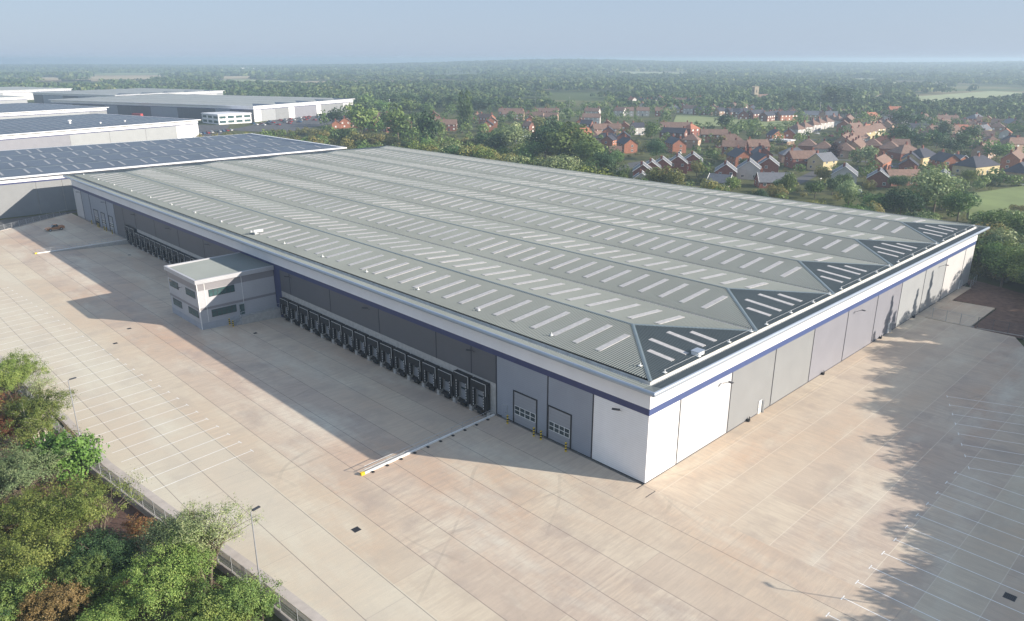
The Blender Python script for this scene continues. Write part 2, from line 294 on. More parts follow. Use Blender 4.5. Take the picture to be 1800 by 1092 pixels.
# asphalt roads of the village and the estate
ASPH=plain('asphalt',(.085,.085,.09),.9,.15,.4)
def road(pts,w,name='road'):
    mb=MB()
    for i in range(len(pts)-1):
        a,b=Vector(pts[i]),Vector(pts[i+1]); d=(b-a).normalized(); nn=Vector((-d.y,d.x))*w/2
        mb.quad((a.x-nn.x,a.y-nn.y,-.2+.01*i),(b.x-nn.x,b.y-nn.y,-.2+.01*i),(b.x+nn.x,b.y+nn.y,-.2+.01*i),(a.x+nn.x,a.y+nn.y,-.2+.01*i))
    mb.build(name,ASPH,None,kind='structure')
road([(190,165),(250,190),(330,178),(420,190),(560,225),(640,200)],6); road([(240,100),(290,110),(345,85),(420,70)],6); road([(330,178),(345,85)],5); road([(420,190),(470,140),(520,60)],5); road([(560,225),(600,320),(680,420)],6)
road([(-120,247.5),(112,247.2)],3.5,'service_road'); sheet('asphalt_yard',[(-140,232),(-27,226.1),(-2,243),(-2,249),(-140,249)],-.18,ASPH)
sheet('car_park',[(200,470),(330,560),(390,700),(300,640),(225,560),(180,520)],-.12,ASPH); sheet('estate_yard',[(60,480),(150,470),(200,560),(150,640),(60,600)],-.16,ASPH)

CLEAR=[]
for i,(x,y,wd,dp) in enumerate([(560,1180,260,110),(930,1010,200,90),(1230,770,240,80),(1480,560,200,90),(980,1480,420,160),(1480,1180,380,130),(1900,900,420,160),(760,2150,700,330),(1330,1900,600,260),(2150,1480,650,260),(400,1500,260,140),(700,1500,180,120),(1750,640,260,90),(2500,1000,700,260),(1100,2700,900,420)]):
    d=Vector((x-CAM.x,y-CAM.y)).normalized(); n=Vector((d.y,-d.x)); c=Vector((x,y)); k=.25*math.sin(i*2.3)
    CLEAR.append([tuple(c-n*wd/2-d*dp/2),tuple(c+n*wd/2-d*dp*(.5-k)),tuple(c+n*wd*.45+d*dp/2),tuple(c-n*wd*.4+d*dp*(.5+k))])
    field(['crop_field','stubble_field','meadow'][i%3],CLEAR[-1],[PALEF,STRAW,GRASSP][i%3],.6 if y+x<2600 else 2.5)
# ------------------------------------------------------------------ ribbed roof sheets as real geometry
def ribbed(mb,y0,y1,xr,z,axis='x',pitch=.4,h=.10,m=0):
    """sheet whose ribs run along AXIS; stations step across from y0 to y1; xr(y)->(a,b) extent along the rib; z(along,across)->height"""
    prof=((0,0),(.52,0),(.66,h),(.84,h)); st=[]; y=y0
    while y<y1-1e-6:
        for o,hh in prof:
            yy=y+o*pitch
            if yy<y1: st.append((yy,hh))
        y+=pitch
    st.append((y1,0))
    def P(a,c,hh):
        zz=z(a,c)+hh
        return (a,c,zz) if axis=='x' else (c,a,zz)
    prev=None
    for c,hh in st:
        a,b=xr(c)
        if b<a: b=a
        i=len(mb.v); mb.v+=[P(a,c,hh),P(b,c,hh)]
        if prev is not None:
            f=(prev,prev+1,i+1,i) if axis=='x' else (prev,i,i+1,prev+1); mb.f.append(f); mb.m.append(m)
        prev=i
    return mb
W_,L_,g_,b_,HG,HR,A_=128.83,238.2,.42,25.6,13.79,14.77,12.45
OV=1.86
def warehouse_shell(root,nb=5,bay=b_,L=L_,W=W_,roofm=ROOF,pitch=.4,hipm=None,cap=CAP,ribh=.10,HGz=HG,HRz=HR,far=False,seg=1):
    A=A_*bay/b_
    for i in range(nb):
        xv=g_+i*bay; xr=xv+bay/2; xe=xv+bay; gw=.32
        fz=lambda x,y,xv=xv,xr=xr,xe=xe: HGz+(HRz-HGz)*(1-abs(x-xr)/(bay/2))
        def lim_w(y,xv=xv,xr=xr): # west slope
            e=min((y-g_)/A,(L-g_-y)/A,1)*bay/2; return (xv+gw,max(xv+gw,xv+e)) if e<bay/2 else (xv+gw,xr)
        def lim_e(y,xe=xe,xr=xr):
            e=min((y-g_)/A,(L-g_-y)/A,1)*bay/2; return (min(xe-gw,xe-e),xe-gw) if e<bay/2 else (xr,xe-gw)
        mb=MB(); ribbed(mb,g_,L-g_,lim_w,fz,'x',pitch,ribh); mb.build('roof_slope',roofm,root)
        mb=MB(); ribbed(mb,g_,L-g_,lim_e,fz,'x',pitch,ribh); mb.build('roof_slope',roofm,root)
        # hips
        hz=lambda a,c: HGz+(HRz-HGz)*(a-g_)/A
        mb=MB(); ribbed(mb,xv,xe,lambda c,xr=xr:(g_,g_+A*(1-abs(c-xr)/(bay/2))),hz,'y',pitch,ribh); mb.build('hip_slope',roofm,root)
        hz2=lambda a,c: HGz+(HRz-HGz)*(L-g_-a)/A
        mb=MB(); ribbed(mb,xv,xe,lambda c,xr=xr:(L-g_-A*(1-abs(c-xr)/(bay/2)),L-g_),hz2,'y',pitch,ribh); mb.build('hip_slope',roofm,root)
        # ridge and hip flashings, slightly proud of the ribs
        mb=MB(); r=ribh+.03
        def strip(a,b,w):
            a=Vector(a); b=Vector(b); d=(b-a); n=Vector((-d.y,d.x,0)).normalized()*w
            u=Vector((0,0,r)); dz=Vector((0,0,-.05)); A1,A2,B1,B2=a+u,a+u,b+u,b+u
            mb.quad(tuple(a-n+u+dz),tuple(a+u),tuple(b+u),tuple(b-n+u+dz)); mb.quad(tuple(a+u),tuple(a+n+u+dz),tuple(b+n+u+dz),tuple(b+u))
            mb.quad(tuple(a-n),tuple(a-n+u+dz),tuple(b-n+u+dz),tuple(b-n)); mb.quad(tuple(a+n+u+dz),tuple(a+n),tuple(b+n),tuple(b+n+u+dz))
        w=.20 if not far else .4
        strip((xr,g_+A,HRz),(xr,L-g_-A,HRz),w); mb.build('ridge_flashing',cap,root)
        for (p,q) in (((xv,g_,HGz),(xr,g_+A,HRz)),((xe,g_,HGz),(xr,g_+A,HRz)),((xv,L-g_,HGz),(xr,L-g_-A,HRz)),((xe,L-g_,HGz),(xr,L-g_-A,HRz))):
            mb=MB(); strip(p,q,w*1.3); mb.build('hip_flashing',cap,root)
    # sunken valley gutters
    for i in range(1,nb):
        x=g_+i*bay; mb=MB(); t=HGz-.38
        mb.quad((x-.32,g_,t),(x+.32,g_,t),(x+.32,L-g_,t),(x-.32,L-g_,t)); mb.quad((x+.32,g_,t),(x+.32,g_,HGz+.03),(x+.32,L-g_,HGz+.03),(x+.32,L-g_,t)); mb.quad((x-.32,g_,t),(x-.32,L-g_,t),(x-.32,L-g_,HGz+.03),(x-.32,g_,HGz+.03))
        mb.build('valley_gutter',GUT,root)
    # perimeter: gutter upstand, inner box gutter, outward canopy strip, curved lip
    x0,y0,x1,y1=g_,g_,W-g_,L-g_
    def ringq(mb,r1,z1,r2,z2):
        a=[(x0-r1,y0-r1,z1),(x1+r1,y0-r1,z1),(x1+r1,y1+r1,z1),(x0-r1,y1+r1,z1)]; b=[(x0-r2,y0-r2,z2),(x1+r2,y0-r2,z2),(x1+r2,y1+r2,z2),(x0-r2,y1+r2,z2)]
        for k in range(4):
            j=(k+1)%4; mb.quad(a[k],b[k],b[j],a[j])
    mb=MB(); ringq(mb,0,HGz+.02,0,HGz-.42); ringq(mb,0,HGz-.42,.45,HGz-.42); ringq(mb,.45,HGz-.42,.45,HGz-.30); mb.build('perimeter_gutter',GUT,root)
    r1,r2=.45,OV+g_-.30; z1,z2=HGz-.30,HGz-.13
    def can(mb,axis,lo,hi,s,c0):
        # ribs run outwards
        zf=lambda a,c: z1+(z2-z1)*(abs(a-c0)-0)/(r2-r1)
        if s<0: xr=lambda c:(c0-min(r2-r1,r2-r1),c0)
        else: xr=lambda c:(c0,c0+r2-r1)
        ribbed(mb,lo,hi,xr,zf,axis,pitch,.07)
    m1=MB(); can(m1,'x',y0-r1,y1+r1,-1,x0-r1)
    m2=MB(); can(m2,'y',x0-r1,x1+r1,-1,y0-r1)
    m3=MB(); can(m3,'x',y0-r1,y1+r1,1,x1+r1)
    m4=MB(); can(m4,'y',x0-r1,x1+r1,1,y1+r1)
    # mitred corners
    for mb,pts in ((m1,[(x0-r1,y0-r1,z1),(x0-r2,y0-r1,z2),(x0-r2,y0-r2,z2)]),(m2,[(x0-r1,y0-r1,z1),(x0-r2,y0-r2,z2),(x0-r1,y0-r2,z2)]),(m2,[(x1+r1,y0-r1,z1),(x1+r1,y0-r2,z2),(x1+r2,y0-r2,z2)]),(m3,[(x1+r1,y0-r1,z1),(x1+r2,y0-r2,z2),(x1+r2,y0-r1,z2)]),
        (m1,[(x0-r1,y1+r1,z1),(x0-r2,y1+r2,z2),(x0-r2,y1+r1,z2)]),(m4,[(x0-r1,y1+r1,z1),(x0-r1,y1+r2,z2),(x0-r2,y1+r2,z2)]),(m4,[(x1+r1,y1+r1,z1),(x1+r2,y1+r2,z2),(x1+r1,y1+r2,z2)]),(m3,[(x1+r1,y1+r1,z1),(x1+r2,y1+r1,z2),(x1+r2,y1+r2,z2)])):
        mb.poly([(p[0],p[1],p[2]+.07) for p in pts])
    for mb in (m1,m2,m3,m4): mb.build('canopy_roof',roofm,root)
    R=[(r2-.02,HGz-.07),(r2+.12,HGz-.08),(r2+.22,HGz-.14),(r2+.29,HGz-.26),(r2+.31,HGz-.40),(r2+.28,HGz-.54),(r2+.20,HGz-.66),(r2+.06,HGz-.74)]
    mb=MB()
    for a,b in zip(R,R[1:]): ringq(mb,a[0],a[1],b[0],b[1])
    me=mb.build('curved_eave',LIP,root)
    mb=MB(); ringq(mb,r2+.06,HGz-.74,g_+.02,HGz-1.0); mb.build('soffit',DARKT,root)
def wallbox(mb,face,a0,a1,z0,z1,t=.0,W=W_,L=L_):
    """flat cladding zone standing T proud of the wall plane; FACE w s e n"""
    d=.12
    if face=='w': mb.box(-t,a0,z0,d,a1,z1)
    if face=='s': mb.box(a0,-t,z0,a1,d,z1)
    if face=='e': mb.box(W-d,a0,z0,W+t,a1,z1)
    if face=='n': mb.box(a0,L-d,z0,a1,L+t,z1)
wh=empty('warehouse',(0,0,0),0,label='huge pale grey warehouse with five hipped roof ridges, dock doors and a blue stripe',cat='warehouse')
warehouse_shell(wh)
ZT,ZS0,ZS1,ZF=9.5,9.5,10.42,12.85
def wall(face,a0,a1,z0,z1,mat,t=0,lab=None):
    mb=MB(); wallbox(mb,face,a0,a1,z0,z1,t); return mb.build('wall_panel',mat,wh,label=lab)
# core and fascia
mb=MB(); mb.box(.13,.13,YE-.3,W_-.13,L_-.13,13.2,0,'t'); mb.build('wall_core',CONC,wh)
for nm,za,zb,mat,t in (('fascia',ZS1,ZF,FASC,.10),('blue_stripe',ZS0,ZS1,STRIPE,.05)):
    mb=MB(); T=t
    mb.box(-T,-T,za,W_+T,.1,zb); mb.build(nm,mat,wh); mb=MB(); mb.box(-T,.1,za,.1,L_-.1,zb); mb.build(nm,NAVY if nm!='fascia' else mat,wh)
    mb=MB(); mb.box(W_-.1,.1,za,W_+T,L_-.1,zb); mb.build(nm,mat,wh); mb=MB(); mb.box(-T,L_-.1,za,W_+T,L_+T,zb); mb.build(nm,mat,wh)
# short sunlit facade
S=[0,6.8,19.5,32.1,45.0,58.0,71.0,83.0,96.1,109.1,122.0,W_]; SM=[WHITE,WHITE3,WGREY,WGREY,LILAC,LILAC,LILAC,LGREY,LGREY,WHITE2,WHITE2]
for i in range(len(S)-1): wall('s',S[i]+(.07 if i else 0),S[i+1]-(.07 if i<10 else 0),.12,ZT,SM[i])
mb=MB()
for x in S[1:-1]: mb.box(x-.07,-.05,.1,x+.07,.1,ZT)
mb.box(-.0,-.03,0,W_,.1,.12); mb.build('joint_trim',DARKT,wh)
# long dock facade
for a0,a1,m in ((0,8.7,WHITE),(8.9,16.85,BGREY),(17.05,27.3,BGREY)): wall('w',a0+(.0 if a0 else .12),a1,.12 if a1<27 else .12,ZT,m)
DS=[27.5,33.0,41.6,57.6,73.8,89.3,93.4]
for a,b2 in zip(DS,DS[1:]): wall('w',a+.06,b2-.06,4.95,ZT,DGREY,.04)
wall('w',27.5,93.4,YE,4.95,CONC,0,'pale concrete lower wall'); wall('w',93.4,97,YE,ZT,NAVY,.04,'navy blue wall strip beside the office')
DF=[112,131.6,147.5,163.8,179.0,189.2,197.1]
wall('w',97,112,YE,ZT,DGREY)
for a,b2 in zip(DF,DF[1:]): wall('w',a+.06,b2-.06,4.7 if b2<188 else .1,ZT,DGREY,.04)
wall('w',112,187.3,YE,4.7,CONC,0); wall('w',187.3,189.2,.02,4.7,DGREY,.04)
for a0,a1,m in ((197.2,204.2,BGREY),(204.4,221,BGREY),(221.2,229.7,BGREY),(229.9,L_-.12,WHITE2)): wall('w',a0,a1,.12,ZT,m)
mb=MB()
for y in [8.8,16.95,27.4]+DS[1:-1]+DF[1:]+[204.3,221.1,229.8]:
    z=.1 if y<28 or y>188 else 4.95
    mb.box(-.07,y-.08,z,.1,y+.08,ZT)
mb.box(-.05,.0,0,.1,27.5,.12); mb.build('joint_trim',DARKT,wh)
mb=MB(); mb.box(W_-.12,.12,-.3,W_,L_-.12,ZT); mb.build('wall_panel',WGREY,wh); mb=MB(); mb.box(0,L_-.12,-.3,W_,L_,ZT); mb.build('wall_panel',WGREY,wh)
# level access doors (photo: two near, three far)
def level_door(y0,y1,h,lab=None,opened=False):
    f=MB(); f.box(-.10,y0-.18,0,.04,y0,h+.18).box(-.10,y1,0,.04,y1+.18,h+.18).box(-.10,y0,h,.04,y1,h+.18); d=f.build('loading_door',BLACK,wh,label=lab)
    m=MB(); m.box(-.035,y0,.45 if opened else .0,.03,y1,h); m.build('door_panel',DOORG,d)
    gl=MB(); fr=MB(); n=4
    for r,zz in ((0,1.55),(1,2.22)):
        fr.box(-.06,y0+.12,zz-.05,-.03,y1-.12,zz+.02); 
        for k in range(n):
            w=(y1-y0-.3)/n; a=y0+.15+k*w; gl.box(-.05,a+.07,zz+.02,-.03,a+w-.07,zz+.58); fr.box(-.06,a-.04,zz+.02,-.03,a+.05,zz+.58)
    fr.box(-.06,y0+.12,2.82,-.03,y1-.12,2.88)
    gl.build('window_pane',GLASS,d); fr.build('window_frame',WPAINT,d)
    if opened:
        o=MB(); o.box(-.045,y0+.3,.0,-.03,y1-.2,2.4); o.build('opening_shade_sheet',BLACK,d)  # flat black sheet stands in for the unlit inside of the open door
level_door(12.6,17.0-.3,5.05); level_door(18.9+.2,23.6,5.05)
S2=.0
for a,b2,op in ((214.2,218.3,True),(207.6,211.0,False),(200.2,203.6,False)): level_door(a,b2,4.9,None,op)
# the warehouse wall seam at 16.95 clears the first door
def ped_door(face,a,lab=None,h=2.1,z=0,mat=WPAINT,open_=False):
    e=MB(); 
    if face=='s': e.box(a-.08,-.06,z,a+1.08,.02,z+h+.08)
    else: e.box(-.06,a-.08,z,.02,a+1.08,z+h+.08)
    d=e.build('side_door',STEEL,wh,label=lab); p=MB()
    if face=='s': p.box(a,-.085,z+.02,a+1,-.06,z+h); hd=MB().box(a+.1,-.13,z+1,a+.22,-.085,z+1.08)
    else: p.box(-.085,a,z+.02,-.06,a+1,z+h); hd=MB().box(-.13,a+.1,z+1,-.085,a+.22,z+1.08)
    p.build('door_leaf',mat,d); hd.build('door_handle',LAMPB,d)
    if open_:
        o=MB(); o.box(a+1.02,-.45,z,a+1.07,-.08,z+h); o.build('side_screen',STEEL,d)
ped_door('w',25.1,mat=BGREY)
for x in (28.3,78.6,121.2): ped_door('s',x,open_=True)
# wall flood lamps
def wall_lamp(face,a,z=9.15):
    m=MB()
    if face=='s': m.bar((a,-.05,z-.55),(a,-.95,z-.05),.035); h=MB().box(a-.2,-1.55,z-.1,a+.2,-.9,z+.02)
    else: m.bar((-.05,a,z-.45),(-.5,a,z-.05),.035); h=MB().obox((-.85,a+.25,z),.17,.5,.07,.5)
    o=m.build('wall_lamp',LAMPB,wh); h.build('lamp_head',LAMPB,o)
for a in (4.2,32.3,60.4,88.5,127.5,152.2,177.8,204.4,230.2): wall_lamp('w',a)
for a in (17.0,61.3,105): wall_lamp('s',a)
for a in (25.2,50.1,75.0,92.5): # small black outlets at the foot of the sunlit wall
    MB().box(a-.35,-.5,.02,a+.1,-.02,.35).bar((a,-.45,.3),(a+.3,-.2,.6),.07).build('drain_outlet',BLACK,wh)
# rooflights: every 4.03 m, the largest hundred as parts, the remaining ones as one part
def rl(mb,xa,xb,y,i,w=.48):
    xr=g_+(i+.5)*b_
    z=lambda x:HG+(HR-HG)*(1-abs(x-xr)/(b_/2))+.115
    mb.quad((xa,y-w,z(xa)),(xb,y-w,z(xb)),(xb,y+w,z(xb)),(xa,y+w,z(xa)))
    for s in (-1,1):
        q=[(xa,y+s*w,z(xa)-.1),(xb,y+s*w,z(xb)-.1),(xb,y+s*w,z(xb)),(xa,y+s*w,z(xa))]
        mb.quad(*(q if s<0 else q[::-1]))
    mb.quad((xa,y-w,z(xa)-.1),(xa,y-w,z(xa)),(xa,y+w,z(xa)),(xa,y+w,z(xa)-.1)); mb.quad((xb,y-w,z(xb)-.1),(xb,y+w,z(xb)-.1),(xb,y+w,z(xb)),(xb,y-w,z(xb)))
RL=[]
for i in range(5):
    for side in (0,1):
        for k in range(-1,56):
            y=15.15+4.03*k; xv=g_+i*b_; e=1.0
            if side==0: xa,xb=xv+2.85,xv+10.55; lim=xv+min(12.8,(min(y,L_-y)-.9-g_)*12.8/A_)-.7; xb=min(xb,lim)
            else: xa,xb=xv+15.05,xv+22.75; lim=xv+25.6-min(12.8,(min(y,L_-y)-.9-g_)*12.8/A_)+.7; xa=max(xa,lim)
            if xb-xa<2.5: continue
            d=(Vector(((xa+xb)/2,y,14))-CAM).length; RL.append((d*d/(xb-xa),xa,xb,y,i))
RL.sort(); rest=MB()
for j,(d,xa,xb,y,i) in enumerate(RL):
    if j<80: mb=MB(); rl(mb,xa,xb,y,i); mb.build('rooflight',SKYL,wh)
    else: rl(rest,xa,xb,y,i)
rest.build('rooflights',SKYL,wh,kind='stuff')
for i in range(5):
    for dx,ya,yb in ((7.25,2.15,6.05),(10.5,2.15,8.15),(14.6,2.15,8.1),(17.4,2.15,6.1)):
        x=g_+i*b_+dx; hz=lambda y:HG+(HR-HG)*(y-g_)/A_+.115
        mb=MB(); w=.42; q=[(x-w,ya,hz(ya)),(x+w,ya,hz(ya)),(x+w,yb,hz(yb)),(x-w,yb,hz(yb))]; mb.quad(*q)
        for a,c in ((0,1),(1,2),(2,3),(3,0)): mb.quad((q[a][0],q[a][1],q[a][2]-.1),(q[c][0],q[c][1],q[c][2]-.1),q[c],q[a])
        mb.build('hip_rooflight' if i else 'rooflight',SKYL,wh)
# man-safe posts and cable
def post(x,y,z):
    mb=MB(); mb.box(x-.22,y-.22,z+.09,x+.22,y+.22,z+.15); mb.tube([(x,y,z+.1),(x,y,z+.5)],.07,6); return mb.build('safety_post',WPAINT,wh)
for k in range(16): post(3.05,3.9+15.35*k if k else 3.9,HG+.2)
for i in range(5):
    for dx in (3.4,11.0,18.6,24.6): post(g_+i*b_+dx,.72,HG+.03)
    MB().tube([(g_+i*b_+3.4,.72,HG+.5),(g_+i*b_+24.6,.72,HG+.5)],.022,4).build('safety_cable',STEEL,wh)
e=MB().box(11.4,.75,HG+.1,12.8,1.85,HG+.62).build('roof_vent',WPAINT,wh); MB().box(11.32,.67,HG+.62,12.88,1.93,HG+.68).build('vent_cap',LIP,e)
e=MB().box(2.5,108.4,HG+.15,3.4,109.3,HG+.55).build('roof_cowl',STEEL,wh); mc=MB(); mc.tube([(2.6,108.9,HG+.9),(4.4,108.2,HG+.95)],.34,10); mc.tube([(2.9,108.8,HG+.5),(2.9,108.8,HG+.9)],.25,8); mc.build('cowl_duct',WPAINT,e)
# dock shelters
def dock_meshes(h):
    w=3.62; D=.85; f=MB(); f.box(-D,0,-.0,0,.22,h).box(-D,w-.22,0,0,w,h).box(-D,.22,h-.35,0,w-.22,h)
    f.box(-D-.02,.22,h-1.35,-D+.06,w-.22,h-.35).box(-D-.02,.22,.15,-D+.05,.78,h-1.35).box(-D-.02,w-.78,.15,-D+.05,w-.22,h-1.35)
    mk=MB()
    for yy in (.60,w-.70):
        z=.35
        while z<h-1.5: mk.box(-D-.04,yy,z,-D-.025,yy+.10,z+.26); z+=.45
    ed=MB(); ed.box(-D-.03,.16,h-.10,-D-.005,w-.16,h-.04).box(-D-.03,.14,h-2.0,-D-.005,.20,h-.04) 
    dr=MB(); dr.box(-.12,.8,.1,-.05,w-.8,h-.8)
    sl=MB(); sl.box(-.16,1.0,1.7,-.12,w-1.0,2.0)
    lv=MB(); lv.box(-.95,.95,-.28,-.1,w-.95,-.04); lv.box(-.6,1.2,-.9,-.1,w-1.2,-.3)
    bp=MB(); bp.box(-.28,.45,-.75,0,.82,-.05).box(-.28,w-.82,-.75,0,w-.45,-.05)
    pr_=MB(); pr_.box(-.55,-.36,YE-.05,0,.30,.0)
    return [(f,'shelter_frame',BLACK),(mk,'guide_marks',WPAINT),(ed,'edge_trim',WPAINT),(dr,'door_panel',DOORG),(sl,'vision_panel',GLASS),(lv,'dock_leveller',BLACK),(bp,'bumper',BLACK),(pr_,'concrete_pier',CONC)]
DM={}
for h in (3.75,4.6): DM[h]=[(nm,m.mesh('dock_'+nm,mt)) for m,nm,mt in dock_meshes(h)]
def dock(y,h,lab=None):
    root=None
    for nm,me in DM[h]:
        o=bpy.data.objects.new('dock_door' if root is None else nm,me); COL.objects.link(o)
        if root is None: root=o; o.parent=wh; o.location=(-.02,y,0)
        else: o.parent=root
    if lab: root['label']=lab
for k in range(16): dock(28.75+4.035*k,4.6 if k<2 else 3.75,'taller dock shelter' if k<2 else None)
for k in range(18): dock(183.3-4.035*k,4.6 if k<2 else 3.75,'taller dock shelter' if k<2 else None)
# ------------------------------------------------------------------ office pod
of=empty('office_block',(-8,103,0),0,label='two storey office block with grey bands and dark windows standing against the dock wall',cat='office building')
ox=lambda *a:a
def OB(name,mat,*bx,par=None,**k):
    mb=MB()
    for q in bx: mb.box(q[0]+8,q[1]-103,q[2],q[3]+8,q[4]-103,q[5])
    return mb.build(name,mat,par or of,**k)
X0,X1,YA,YB=-16.3,-.1,96.0,111.2; zb=-1.1
OB('base_wall',plain('grey_office_base',(.36,.38,.42),.6,.1),(X0,YA,zb,X1,YB,.95))
OWALL=cladding('office_white_panel',(.45,.455,.48)); OBAND=cladding('office_grey_band',(.26,.25,.265))
OB('wall',OWALL,(X0+.02,YA+.02,.95,X1,YB-.02,3.6)); OB('grey_band',OBAND,(X0-.0,YA-.0,3.6,X1,YB,4.1)); OB('wall',OWALL,(X0+.02,YA+.02,4.1,X1,YB-.02,7.65)); OB('grey_band',OBAND,(X0,YA,7.65,X1,YB,9.1))
OB('parapet',OWALL,(X0-.35,YA-.35,9.1,X0+.1,YB+.35,9.95),(X0+.1,YA-.35,9.1,X1,YA+.1,9.95),(X0+.1,YB-.1,9.1,X1,YB+.35,9.95))
mb=MB(); ribbed(mb,YA+.1,YB-.1,lambda c:(X0+.1,X1),lambda a,c:9.55+.35*(a-X0)/16,'x',.4,.06); mb.v=[(a+8,b-103,c) for a,b,c in mb.v]; mb.build('roof',ROOFO,of)
def win(face,a0,a1,z0,z1,n):
    fr=[];gl=[];t=.06
    if face=='s': f=OB('window',LAMPB,(a0,YA-t,z0,a1,YA+.03,z1))
    else: f=OB('window',LAMPB,(X0-t,a0,z0,X0+.03,a1,z1))
    w=(a1-a0)/n
    for k in range(n):
        a=a0+k*w
        for zz0,zz1 in ((z0+.08,z0+(z1-z0)*.62),(z0+(z1-z0)*.62+.08,z1-.08)):
            gl.append((a+.07,YA-t-.012,zz0,a+w-.07,YA-t,zz1) if face=='s' else (X0-t-.012,a+.07,zz0,X0-t,a+w-.07,zz1))
    OB('window_pane',GLASSG,*gl,par=f)
win('s',-14.1,-8.8,6.1,7.55,6); win('s',-14.0,-8.9,1.85,3.35,5)
for a0,a1,z0,z1 in ((105.8,110.4,5.85,7.3),(97.3,101.9,5.85,7.3),(105.3,109.8,1.9,3.35),(96.9,101.7,1.9,3.35)): win('w',a0,a1,z0,z1,5)
OB('joint_trim',WPAINT,(X0+1.45,YA-.03,.95,X0+1.53,YA,9.1),(-7.25,YA-.03,.95,-7.17,YA,9.1),(X0-.03,YA-.03,zb,X0+.1,YA+.1,9.1))
d=OB('entrance_door',STEEL,(-8.35,YA-.07,.85,-7.15,YA+.02,3.3)); OB('door_glass',GLASSG,(-8.25,YA-.09,.95,-7.25,YA-.07,3.15),par=d); OB('door_handle',STEEL,(-8.2,YA-.14,1.8,-8.14,YA-.09,2.2),par=d)
OB('loading_platform',CONC,(-8.6,YA-1.5,zb,-.1,YA,.85))
st=[]
for k in range(7): st.append((-8.6-.30*(k+1),YA-1.4,zb,-8.6-.30*k,YA-.1,.85-.24*(k+1)))
OB('steps',STEEL,*st)
mb=MB()
def rl2(p,q): mb.bar((p[0]+8,p[1]-103,p[2]),(q[0]+8,q[1]-103,q[2]),.03)
for yy in (YA-1.42,YA-.1):
    rl2((-10.7,yy,.25),(-8.6,yy,1.95)); rl2((-10.7,yy,-.25),(-8.6,yy,1.45))
    for k in range(4): rl2((-10.7+.7*k,yy,-.85+.57*k),(-10.7+.7*k,yy,.25+.57*k))
rl2((-8.6,YA-1.42,1.95),(-.2,YA-1.42,1.95)); rl2((-8.6,YA-1.42,1.4),(-.2,YA-1.42,1.4))
for k in range(7): rl2((-8.6+1.4*k,YA-1.42,.85),(-8.6+1.4*k,YA-1.42,1.95))
mb.build('handrail',STEEL,of)
OB('lamp',LAMPB,(X0-1.1,103.4,6.95,X0-.5,103.65,7.05),(X0-.5,103.5,6.95,X0,103.56,7.0))
# ------------------------------------------------------------------ bollards, rails, fences, lamps, truck
def bollard_tree():
    e=empty('bollard'); 
    MB().tube([(0,0,0),(0,0,1.35)],.14,10).build('post',YELLOW,e); m=MB()
    for z in (.25,.65,1.05): m.tube([(0,0,z),(0,0,z+.2)],.146,10)
    m.build('black_band',BLACK,e); return e
BP=[(-1.0,12.5),(-1.0,17.2+.0),(-1.0,18.6),(-1.0,24.0)]
BL=['at the right edge of the nearer loading door','at the left edge of the nearer loading door','at the right edge of the second loading door','at the left edge of the second loading door']
b0=bollard_tree(); bl=[b0]+[copy_tree(b0) for _ in range(9)]
for e,(x,y),l in zip(bl,BP,BL): e.location=(x,y,0); tag(e,'yellow and black banded bollard '+l,'bollard','bollards beside the loading doors')
FB=[(-1,219.2),(-1,213.3),(-1,211.9),(-1,206.6),(-1,204.6),(-1,199.2)]
for i,(e,(x,y)) in enumerate(zip(bl[4:],FB)): e.location=(x,y,0); tag(e,'banded bollard at the far loading doors, %s from the far white wall'%ORD[i],'bollard','bollards beside the loading doors')
for e,(x,y),l in zip([copy_tree(b0),copy_tree(b0)],((-10.7,94.3),(-10.7,96.0-.05)),('outer','inner')): e.location=(x,y,-.62); tag(e,'banded bollard at the foot of the office steps, the %s one'%l,'bollard','bollards at the office steps')
def guard(name,x0,y0,x1,y1,label,z=0,n=10,wall=False,hz=1.1):
    e=empty(name,(x0,y0,z),0,label=label,cat='guard rail' if not wall else 'retaining wall')
    dx,dy=x1-x0,y1-y0; L=math.hypot(dx,dy); a=math.atan2(dy,dx)
    m=MB(); m.obox((dx/2,dy/2,.1),L/2,.12,.12,a); m.build('kerb_beam',CONC if wall else WPAINT,e)
    m=MB()
    for zz in (.6,hz): m.bar((0,0,zz),(dx,dy,zz),.035)
    m.build('rail',STEEL,e)
    for k in range(n+1):
        t=k/n; MB().bar((dx*t,dy*t,0),(dx*t,dy*t,hz),.035).build('rail_post',STEEL,e)
    return e
e=guard('guard_rail',-24.0,26.7,-.6,27.35,'steel guard rail on a pale kerb beside the sunken dock yard near the warehouse corner',n=11)
MB().obox((-.3,0,.16),.28,.2,.18).build('end_block',YELLOW,e)
mb=MB()
for k in range(10): mb.obox((1+k*2.3,-.42+.065*k,.06),.16,.2,.05)
mb.build('rubber_stop',BLACK,e)
e=guard('guard_rail',-24.0,187.55,-.6,188.2,'steel guard rail above the far concrete retaining wall of the sunken dock yard',n=14)
MB().obox((-.3,0,.16),.28,.2,.18).build('end_block',YELLOW,e)
mb=MB(); v=[(-24,187.3,0),(-.0,187.3,YE),(-.0,187.3,.02),(-24,187.3,.02)]
rw=MB(); 
for yy in (187.2,187.55): rw.poly([(XD,yy,-.02),(0,yy,YE-.1),(0,yy,.02),(XD,yy,.03)][::-1 if yy>187.3 else 1])
rw.quad((XD,187.2,.03),(0,187.2,.02),(0,187.55,.02),(XD,187.55,.03)); rw.build('retaining_wall',CONC,None,label='low concrete retaining wall at the far end of the sunken dock yard',cat='retaining wall')
rw=MB()
for yy in (27.42,27.62): rw.poly([(XD,yy,-.02),(0,yy,YE-.1),(0,yy,.02),(XD,yy,.03)][::-1 if yy>27.5 else 1])
